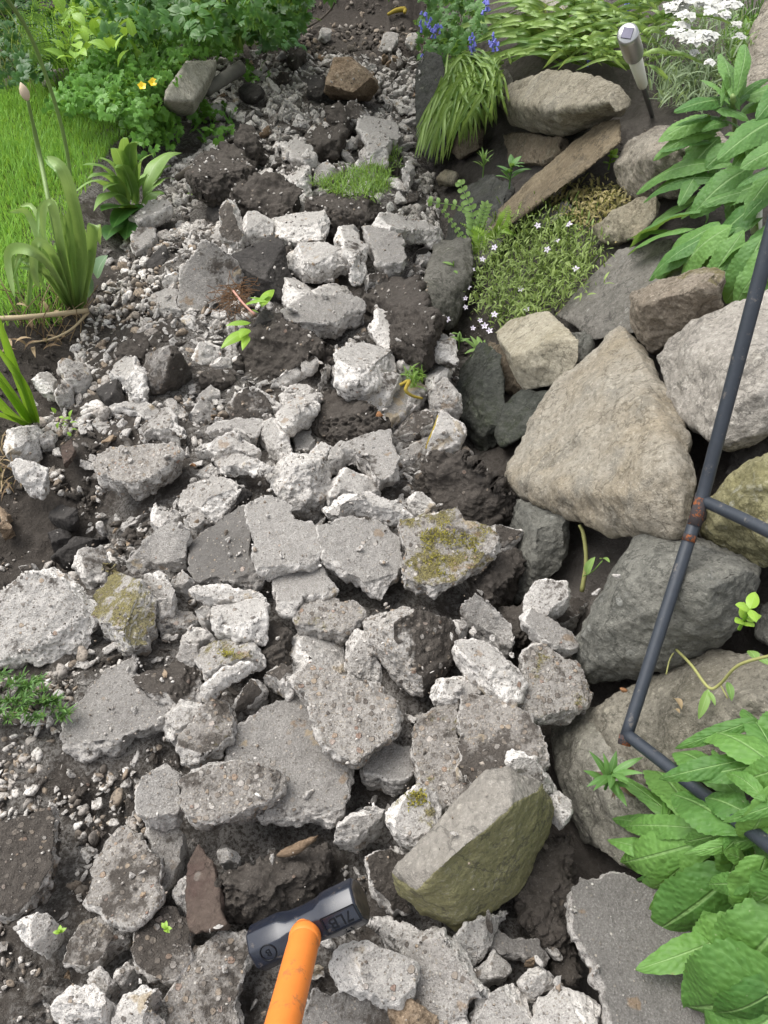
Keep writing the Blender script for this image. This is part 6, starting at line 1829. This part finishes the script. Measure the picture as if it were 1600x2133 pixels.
    # uprooted weed lying on the rubble
    root = empty('uprooted_weed', P(500, 620, .14), 'uprooted weed lying on the rubble with brown roots and bright green leaves', 'weed')
    mb = MB()
    for _ in range(120):
        c = P(random.gauss(492, 14), random.gauss(612, 14), random.uniform(.13, .19)); e = c + rnd_dir(-.2) * random.uniform(.02, .07)
        tube(mb, spline([c, (c + e) / 2 + rnd_dir(0) * .01, e], 3), .0009, 4, random.random(), False)
    mb.build('roots', M_ROOT, root)
    mb = MB(); tube(mb, spline([P(486, 606, .2), P(505, 630, .21), P(530, 655, .2)], 5), .003, 8); mb.build('stem', M_REDSTEM, root)
    mb = MB()
    for b, t, w in (((545, 640), (571, 603), 16), ((530, 632), (566, 612), 14), ((510, 634), (560, 628), 12), ((525, 645), (540, 652), 10), ((522, 672), (470, 679), 15), ((520, 690), (460, 726), 17), ((518, 700), (505, 730), 10), ((518, 685), (500, 705), 14), ((548, 625), (520, 620), 10), ((515, 695), (485, 700), 9)):
        A = P(*b, .20); Bp = P(*t, .20 + random.uniform(-.02, .02)); leaf(mb, A, Bp, w * 2.6 / F * 1.2, 'lance', .1, random.uniform(-.3, .3), -.2, n=8, cols=5, tone=random.uniform(.5, 1))
    mb.build('foliage', M_LIME, root)
    # raised moss on the mossy slab and on two other pieces
    for key, poly, n in (('yellow-green moss', [(880, 1110), (930, 1085), (985, 1095), (1015, 1110), (985, 1160), (960, 1185), (925, 1205), (850, 1180), (860, 1140)], 1500),
                         ('cream chunk with two', [(455, 1360), (490, 1350), (485, 1375), (460, 1380)], 160), ('brown pebbles and moss', [(840, 1655), (880, 1645), (895, 1670), (850, 1690)], 160)):
        rock = next((o for o in bpy.data.objects if key in o.get('label', '')), None)
        if rock is None: continue
        mb = MB()
        for _ in range(n):
            x, y = pick(poly); q = P(x, y, .16)
            if mnoise.noise(Vector((q[0] * 26, q[1] * 26, 4.0))) + .5 * mnoise.noise(Vector((q[0] * 70, q[1] * 70, 1.0))) < .02: continue
            z, on = hm_get(q[0], q[1])
            if not on: continue
            q = P(x, y, z - .001); d = rnd_dir(.8)
            leaf(mb, q, q + d * random.uniform(.004, .009), .0022, 'lance', .1, n=2, tone=random.random())
        if mb.v: mb.build('moss', M_MOSSLEAF, rock)
    # grass on the sod
    mb = MB()
    for _ in range(900):
        x, y = pick([(648, 385), (700, 370), (780, 345), (815, 365), (812, 400), (760, 420), (690, 408)])
        b = P(x, y, .135); l = random.uniform(.02, .055)
        leaf(mb, b, b + rnd_dir(.9) * l, .003, 'strap', .15, n=3, tone=random.uniform(.3, 1))
    tag(mb.build('turf_grass', M_GRASS2), 'green grass growing on the dark turf sod in the path', 'grass')
    for poly, n, lb in (([(630, 330), (650, 335), (650, 352), (632, 350)], 60, 'little grass tuft behind the bright white block'), ([(845, 780), (880, 770), (885, 800), (850, 815)], 90, 'fine dark grass tuft in the gap by the yellow root'), ([(790, 320), (830, 310), (835, 350), (800, 352)], 120, 'grass tuft at the right end of the turf sod')):
        mb = MB()
        for _ in range(n):
            x, y = pick(poly); b = R(x, y, .04); leaf(mb, b, b + rnd_dir(.9) * random.uniform(.02, .05), .0028, 'strap', .15, n=3, tone=random.uniform(.2, 1))
        tag(mb.build('grass_tuft', M_GRASS2), lb, 'grass')

def flower_obj(root, mat, c, r, petals, wid, cup):
    mb = MB(); d = view_dir(c) * .7 + np.array([random.uniform(-.4, .4), 0, .6]); d /= np.linalg.norm(d)
    flower5(mb, c, d, r, petals, wid, cup)
    mb.build('flower', mat, root)

def flower_head(root, c, r):
    mb = MB()
    for k in range(9):
        d = rnd_dir(.6) * np.array([1, 1, .5]); p = c + d * r * random.uniform(.2, .9)
        flower5(mb, p, d * .5 + np.array([0, -.4, 1]), r * .40, 4, .9, .1)
    mb.build('flower_head', M_WHITE, root)

def bell(root, px, py, h, big=1.0):
    mb = MB(); c = R(px, py, h)
    for k in range(6):
        p = c + np.array([random.uniform(-.012, .012), random.uniform(-.01, .01), random.uniform(-.025, .02)]) * big
        d = np.array([random.uniform(-.5, .5), random.uniform(-.6, .2), -1.0]); d /= np.linalg.norm(d)
        lathe(mb, [(.001, 0), (.004 * big, .003 * big), (.0045 * big, .010 * big), (.0065 * big, .015 * big)], p, d, 7)
    mb.build('flower', M_BLUEF, root)

# ------------------------------------------------------------------ walls at the back
def build_walls():
    T = unit_rocks(8, .09, 77)
    r = np.random.default_rng(8)
    def wall(name, x0, x1, y, z0, z1, label, yaw=0.0):
        V, Fc, off = [], [], 0
        z = z0
        while z < z1:
            x = x0; hgt = r.uniform(.13, .2)
            while x < x1:
                w = r.uniform(.18, .38)
                v, f = T[int(r.integers(8))]
                p = v * np.array([w * 1.12, .34, hgt * 1.9]) + np.array([x + w / 2, y + r.uniform(-.03, .03) + (x - x0) * yaw, z + hgt / 2])
                V.append(p); Fc.append(f + off); off += len(v); x += w
            z += hgt
        me = mesh_np(name, np.concatenate(V), np.concatenate(Fc), attrs={'top': np.zeros(off)})
        tag(link(name, me, M_WALL), label, 'wall', kind='thing')
    wall('dry_stone_wall', -3.8, -1.35, 5.05, .0, 1.0, 'dark dry stone wall in the shade behind the fern')
    wall('dry_stone_wall', -1.4, 3.2, 6.15, .3, 1.5, 'dark dry stone wall behind the far end of the path')
# ------------------------------------------------------------------ materials
M_CONC = mat_concrete()
M_GROUND = mat_ground()
M_GRAVEL = mat_gravel()
M_DARK = mat_stone('dark stone', (.050, .046, .043), (.085, .078, .072), (.03, .027, .025), (.25, .24, .22), .8, .4, .1)
M_DARK2 = mat_stone('dark edging stone', (.06, .06, .055), (.10, .10, .09), (.035, .04, .025), (.2, .2, .16), .8, .5, .2)
M_TAN = mat_stone('tan mortar', (.24, .17, .11), (.36, .28, .20), (.12, .08, .05), (.5, .42, .33), 1.3, .5, .5)
M_BRICK = mat_stone('brick', (.30, .15, .07), (.36, .21, .11), (.3, .12, .05), (.5, .3, .15), .7, .3, .1)
M_SLATE = mat_stone('brown slate', (.105, .078, .065), (.135, .105, .085), (.085, .05, .045), (.26, .24, .21), .5, .5, .05)
M_SAND = mat_stone('sandstone', (.31, .265, .195), (.35, .32, .265), (.19, .18, .155), (.50, .46, .38), 1.15, .6, .25)
M_SAND2 = mat_stone('tan stone', (.25, .215, .15), (.32, .29, .22), (.16, .15, .10), (.45, .42, .33), 1.0, .5, .3)
M_PALE = mat_stone('pale stone', (.31, .285, .25), (.42, .39, .345), (.22, .20, .165), (.55, .52, .46), 1.1, .4, .4)
M_PALE2 = mat_stone('rough pale stone', (.23, .20, .16), (.33, .30, .245), (.14, .125, .10), (.46, .43, .37), 1.3, .5, .4)
M_CREAM = mat_stone('cream stone', (.38, .34, .25), (.46, .42, .33), (.24, .21, .14), (.58, .54, .44), .9, .4, .3)
M_CREAM2 = mat_stone('slab stone', (.46, .43, .36), (.56, .53, .46), (.26, .24, .18), (.48, .45, .38), .9, .4, .3)
M_GREY = mat_stone('grey flagstone', (.17, .16, .14), (.23, .215, .19), (.12, .11, .09), (.5, .49, .45), .8, .4, .18)
M_GREY2 = mat_stone('grey stone', (.14, .135, .115), (.20, .19, .165), (.085, .085, .06), (.34, .33, .28), 1.0, .5, .3)
M_BLUE = mat_stone('slate grey stone', (.145, .143, .125), (.21, .205, .178), (.085, .085, .075), (.36, .36, .33), 1.1, .45, .25)
M_GREEN = mat_stone('mossy dark rock', (.055, .058, .05), (.085, .088, .075), (.030, .038, .017), (.22, .23, .18), .8, .7, .25)
M_BROWN = mat_stone('brown stone', (.17, .135, .095), (.23, .19, .14), (.10, .09, .06), (.36, .33, .26), 1.0, .5, .3)
M_OLIVE = mat_stone('olive stone', (.18, .165, .13), (.26, .24, .195), (.12, .11, .08), (.40, .37, .30), 1.2, .5, .4)
M_OLIVE2 = mat_stone('flat-topped stone', (.23, .205, .155), (.30, .275, .215), (.15, .14, .12), (.36, .34, .27), 1.2, .5, .25)
M_LICHEN = mat_stone('lichen stone', (.20, .19, .155), (.29, .275, .235), (.14, .135, .10), (.45, .44, .36), 1.0, .4, .6)
M_YELLOW = mat_stone('yellow lichen stone', (.24, .22, .11), (.30, .28, .165), (.15, .14, .07), (.62, .62, .56), 1.0, .5, .35)
M_PLANK = mat_stone('weathered slate', (.17, .135, .09), (.24, .195, .13), (.095, .085, .07), (.36, .30, .2), .9, .5, .3)
M_MOSSY = mat_stone('mossy stone', (.20, .165, .125), (.29, .25, .20), (.11, .09, .065), (.42, .38, .31), 1.2, .5, .3, moss=(.13, .115, .04))
M_LONE = mat_stone('green sided sandstone', (.27, .25, .22), (.36, .335, .295), (.22, .20, .17), (.46, .43, .37), .8, .35, .25, moss=(.27, .255, .115))
M_WALL = mat_stone('dark wall stone', (.045, .042, .036), (.07, .066, .056), (.025, .026, .018), (.10, .10, .08), .6, .5, .2)
M_HEAD = mat_plain('black lacquered steel', (.011, .014, .024), .24, 0, .6, .3, 90, .0, ((.12, .10, .085), .58, .5))
M_WORN = mat_plain('worn steel', (.09, .075, .06), .5, .5, .5, .5, 70, .3, ((.02, .02, .02), .5, .6))
M_HEADMARK = mat_plain('stamped mark', (.004, .005, .008), .4, 0, .3, .1)
M_ORANGE = mat_plain('orange fibreglass', (.68, .20, .035), .52, 0, .3, .10, 60, .05, ((.20, .10, .055), .57, .55))
M_STEEL = mat_plain('brushed steel', (.45, .45, .44), .33, .9, .5, .12, 90)
M_STEELD = mat_plain('dark steel stake', (.12, .12, .12), .4, .6, .5, .2)
M_PANEL = mat_plain('solar panel', (.20, .19, .25), .15, .2, .7, .3)
M_FROST = mat_plain('frosted plastic', (.55, .55, .46), .45, 0, .4, .06)
M_CLEAR = mat_plain('ribbed plastic', (.22, .25, .16), .3, 0, .5, .1)
M_FRAME = mat_plain('blue grey coated tube', (.026, .032, .042), .45, .0, .45, .25, 80, .05, ((.17, .15, .13), .58, .5))
M_RUST = mat_plain('rust', (.20, .065, .022), .85, 0, .2, .7, 110, .5, ((.035, .035, .038), .40, .95))
M_BARK = mat_plain('bark', (.10, .085, .07), .9, 0, .2, .4, 80, .5)
M_STAKE = mat_plain('grey weathered timber', (.17, .16, .145), .8, 0, .2, .3, 40, .3)
M_STRAW = mat_plain('straw', (.36, .29, .18), .7, 0, .3, .2, 60, .1)
M_WOOD = mat_plain('wood', (.21, .14, .085), .8, 0, .2, .35, 50, .3)
M_WOOD2 = mat_stone('splintered wood', (.20, .14, .09), (.27, .2, .14), (.1, .07, .05), (.36, .28, .2), .6, .4, .2)
M_YROOT = mat_plain('yellow root', (.30, .23, .04), .8, 0, .2, .4, 90, .3)
M_SHOOT = mat_plain('pale shoot', (.27, .27, .10), .6, 0, .3, .25, 60)
M_ROOT = mat_plain('roots', (.15, .085, .045), .9, 0, .2, .4, 90)
M_REDSTEM = mat_plain('reddish stem', (.42, .22, .17), .6, 0, .3, .2)
M_STEM = mat_plain('green stem', (.16, .24, .07), .5, 0, .4, .2, 40)
M_BUD = mat_plain('bud', (.52, .42, .30), .6, 0, .3, .2, 80)
M_YELLOW_F = mat_plain('buttercup', (.85, .60, .02), .35, 0, .5, .1)
M_WHITE = mat_plain('white petal', (.52, .52, .48), .6, 0, .3, .04)
M_PHLOX = mat_plain('phlox petal', (.72, .66, .76), .6, 0, .3, .06)
M_BLUEF = mat_plain('bluebell', (.16, .17, .55), .5, 0, .3, .25)
ML = mat_leaf
M_GRASS = ML('lawn blades', (.12, .28, .03), (.34, .60, .10), (.34, .60, .10), 0, .5, 9, .35)
M_GRASS2 = ML('turf blades', (.08, .17, .03), (.24, .38, .08), (.24, .38, .08), 0, .5, 9, .35)
M_DRYGRASS = ML('dry grass', (.10, .13, .04), (.30, .30, .13), (.3, .3, .13), 0, .6, 9, .3)
M_DRYGRASS2 = ML('yellow grass', (.18, .19, .05), (.42, .40, .13), (.4, .4, .13), 0, .6, 9, .3)
M_DRY = ML('dead stalk', (.12, .075, .04), (.36, .27, .16), (.36, .27, .16), 0, .8, 9, .15)
M_MIDLEAF = ML('cut leaves', (.045, .14, .02), (.17, .38, .055), (.16, .3, .07), 0, .45)
M_MIDLEAF2 = ML('lobed leaves', (.04, .11, .028), (.13, .27, .07), (.2, .34, .12), 0, .45)
M_DARKLEAF = ML('dark leaves', (.022, .08, .016), (.10, .25, .04), (.12, .24, .06), 0, .4)
M_DARKLEAF2 = ML('columbine leaves', (.03, .085, .03), (.09, .21, .07), (.14, .27, .1), 0, .4)
M_LIME = ML('lime leaves', (.10, .24, .02), (.30, .48, .06), (.34, .5, .12), 0, .4)
M_FERN = ML('fern leaves', (.07, .16, .03), (.19, .34, .07), (.19, .34, .07), 0, .5)
M_STRAP = ML('iris leaves', (.06, .15, .035), (.16, .30, .08), (.2, .34, .12), 0, .4)
M_BULB = ML('bulb leaves', (.11, .23, .045), (.34, .47, .17), (.3, .45, .15), 0, .35)
M_BULB2 = ML('thick stalks', (.09, .22, .012), (.24, .44, .03), (.30, .5, .08), 0, .3)
M_DROOP = ML('drooping leaves', (.07, .15, .025), (.36, .50, .16), (.40, .52, .22), 0, .4)
M_BLUELEAF = ML('grey green leaves', (.09, .17, .09), (.21, .32, .18), (.3, .4, .26), 0, .45)
M_LIGHTLEAF = ML('light leaves', (.10, .21, .045), (.27, .42, .12), (.34, .48, .2), 0, .4)
M_NEEDLE = ML('needle leaves', (.025, .07, .02), (.15, .29, .08), (.15, .29, .08), 0, .45)
M_GREYLEAF = ML('grey leaves', (.11, .17, .09), (.30, .38, .22), (.3, .38, .22), 0, .6)
M_PHLOXLEAF = ML('phlox leaves', (.08, .13, .03), (.34, .44, .14), (.34, .44, .14), 0, .55)
M_ORANGEPLANT = ML('stonecrop leaves', (.12, .15, .05), (.48, .38, .18), (.45, .4, .2), 0, .6)
M_MOSSLEAF = ML('moss shoots', (.045, .035, .012), (.34, .30, .05), (.3, .27, .05), 0, .8, 9, .2)
M_PURPLE = ML('purple leaves', (.07, .05, .04), (.20, .13, .11), (.25, .14, .12), 0, .5)
M_FOX = ML('foxglove leaves', (.055, .15, .035), (.16, .31, .075), (.27, .42, .17), .5, .58, 9, .28)
M_FOX2 = ML('crinkled foxglove leaves', (.055, .15, .03), (.17, .34, .075), (.26, .43, .15), .6, .58, 9, .28)
M_YELLOW = M_YELLOW  # stone
_fy = M_YELLOW

# ------------------------------------------------------------------ build
import time
_t0 = time.time()
def lap(s):
    print('%-12s %.1f s' % (s, time.time() - _t0))
for i, l in enumerate([x for x in RUBBLE.strip().split('\n') if x]): rock_line(l, 100 + i)
for i, l in enumerate([x for x in HULLS.strip().split('\n') if x]): hull_line(l, 700 + i)
lap('rubble')
build_rockery(); lap('rockery')
_small = True
SHAPES_READY = None
build_walls()
# everything that needed the remesher in an empty scene first, then the linking
_frag_later = build_fragments
build_ground()
n = build_fragments(); lap('fragments')
COL.objects.unlink(_tmp); bpy.data.objects.remove(_tmp)
for me, name, cat, label, col, mat, group in ROCKS:
    o = link(name, me, mat)
    o.color = col
    tag(o, label, cat, group, 'thing')
build_gravel(); lap('gravel')
build_hammer(); build_frame(); build_sticks()
solar_lamp(R(1358, 240, .0), R(1306, 66, .30), 'stainless steel solar garden lamp standing by the flat-topped rock')
solar_lamp(R(1580, 560, .0), R(1570, 385, .12), 'second solar lamp, half hidden under the tall foxglove leaves', .020)
lap('things')
M_STONE_Y, M_YELLOW = M_YELLOW, M_YELLOW_F
build_plants(); lap('plants')
for o in bpy.data.objects:
    if '_loc' in o: del o['_loc']
print('objects', len(bpy.data.objects))
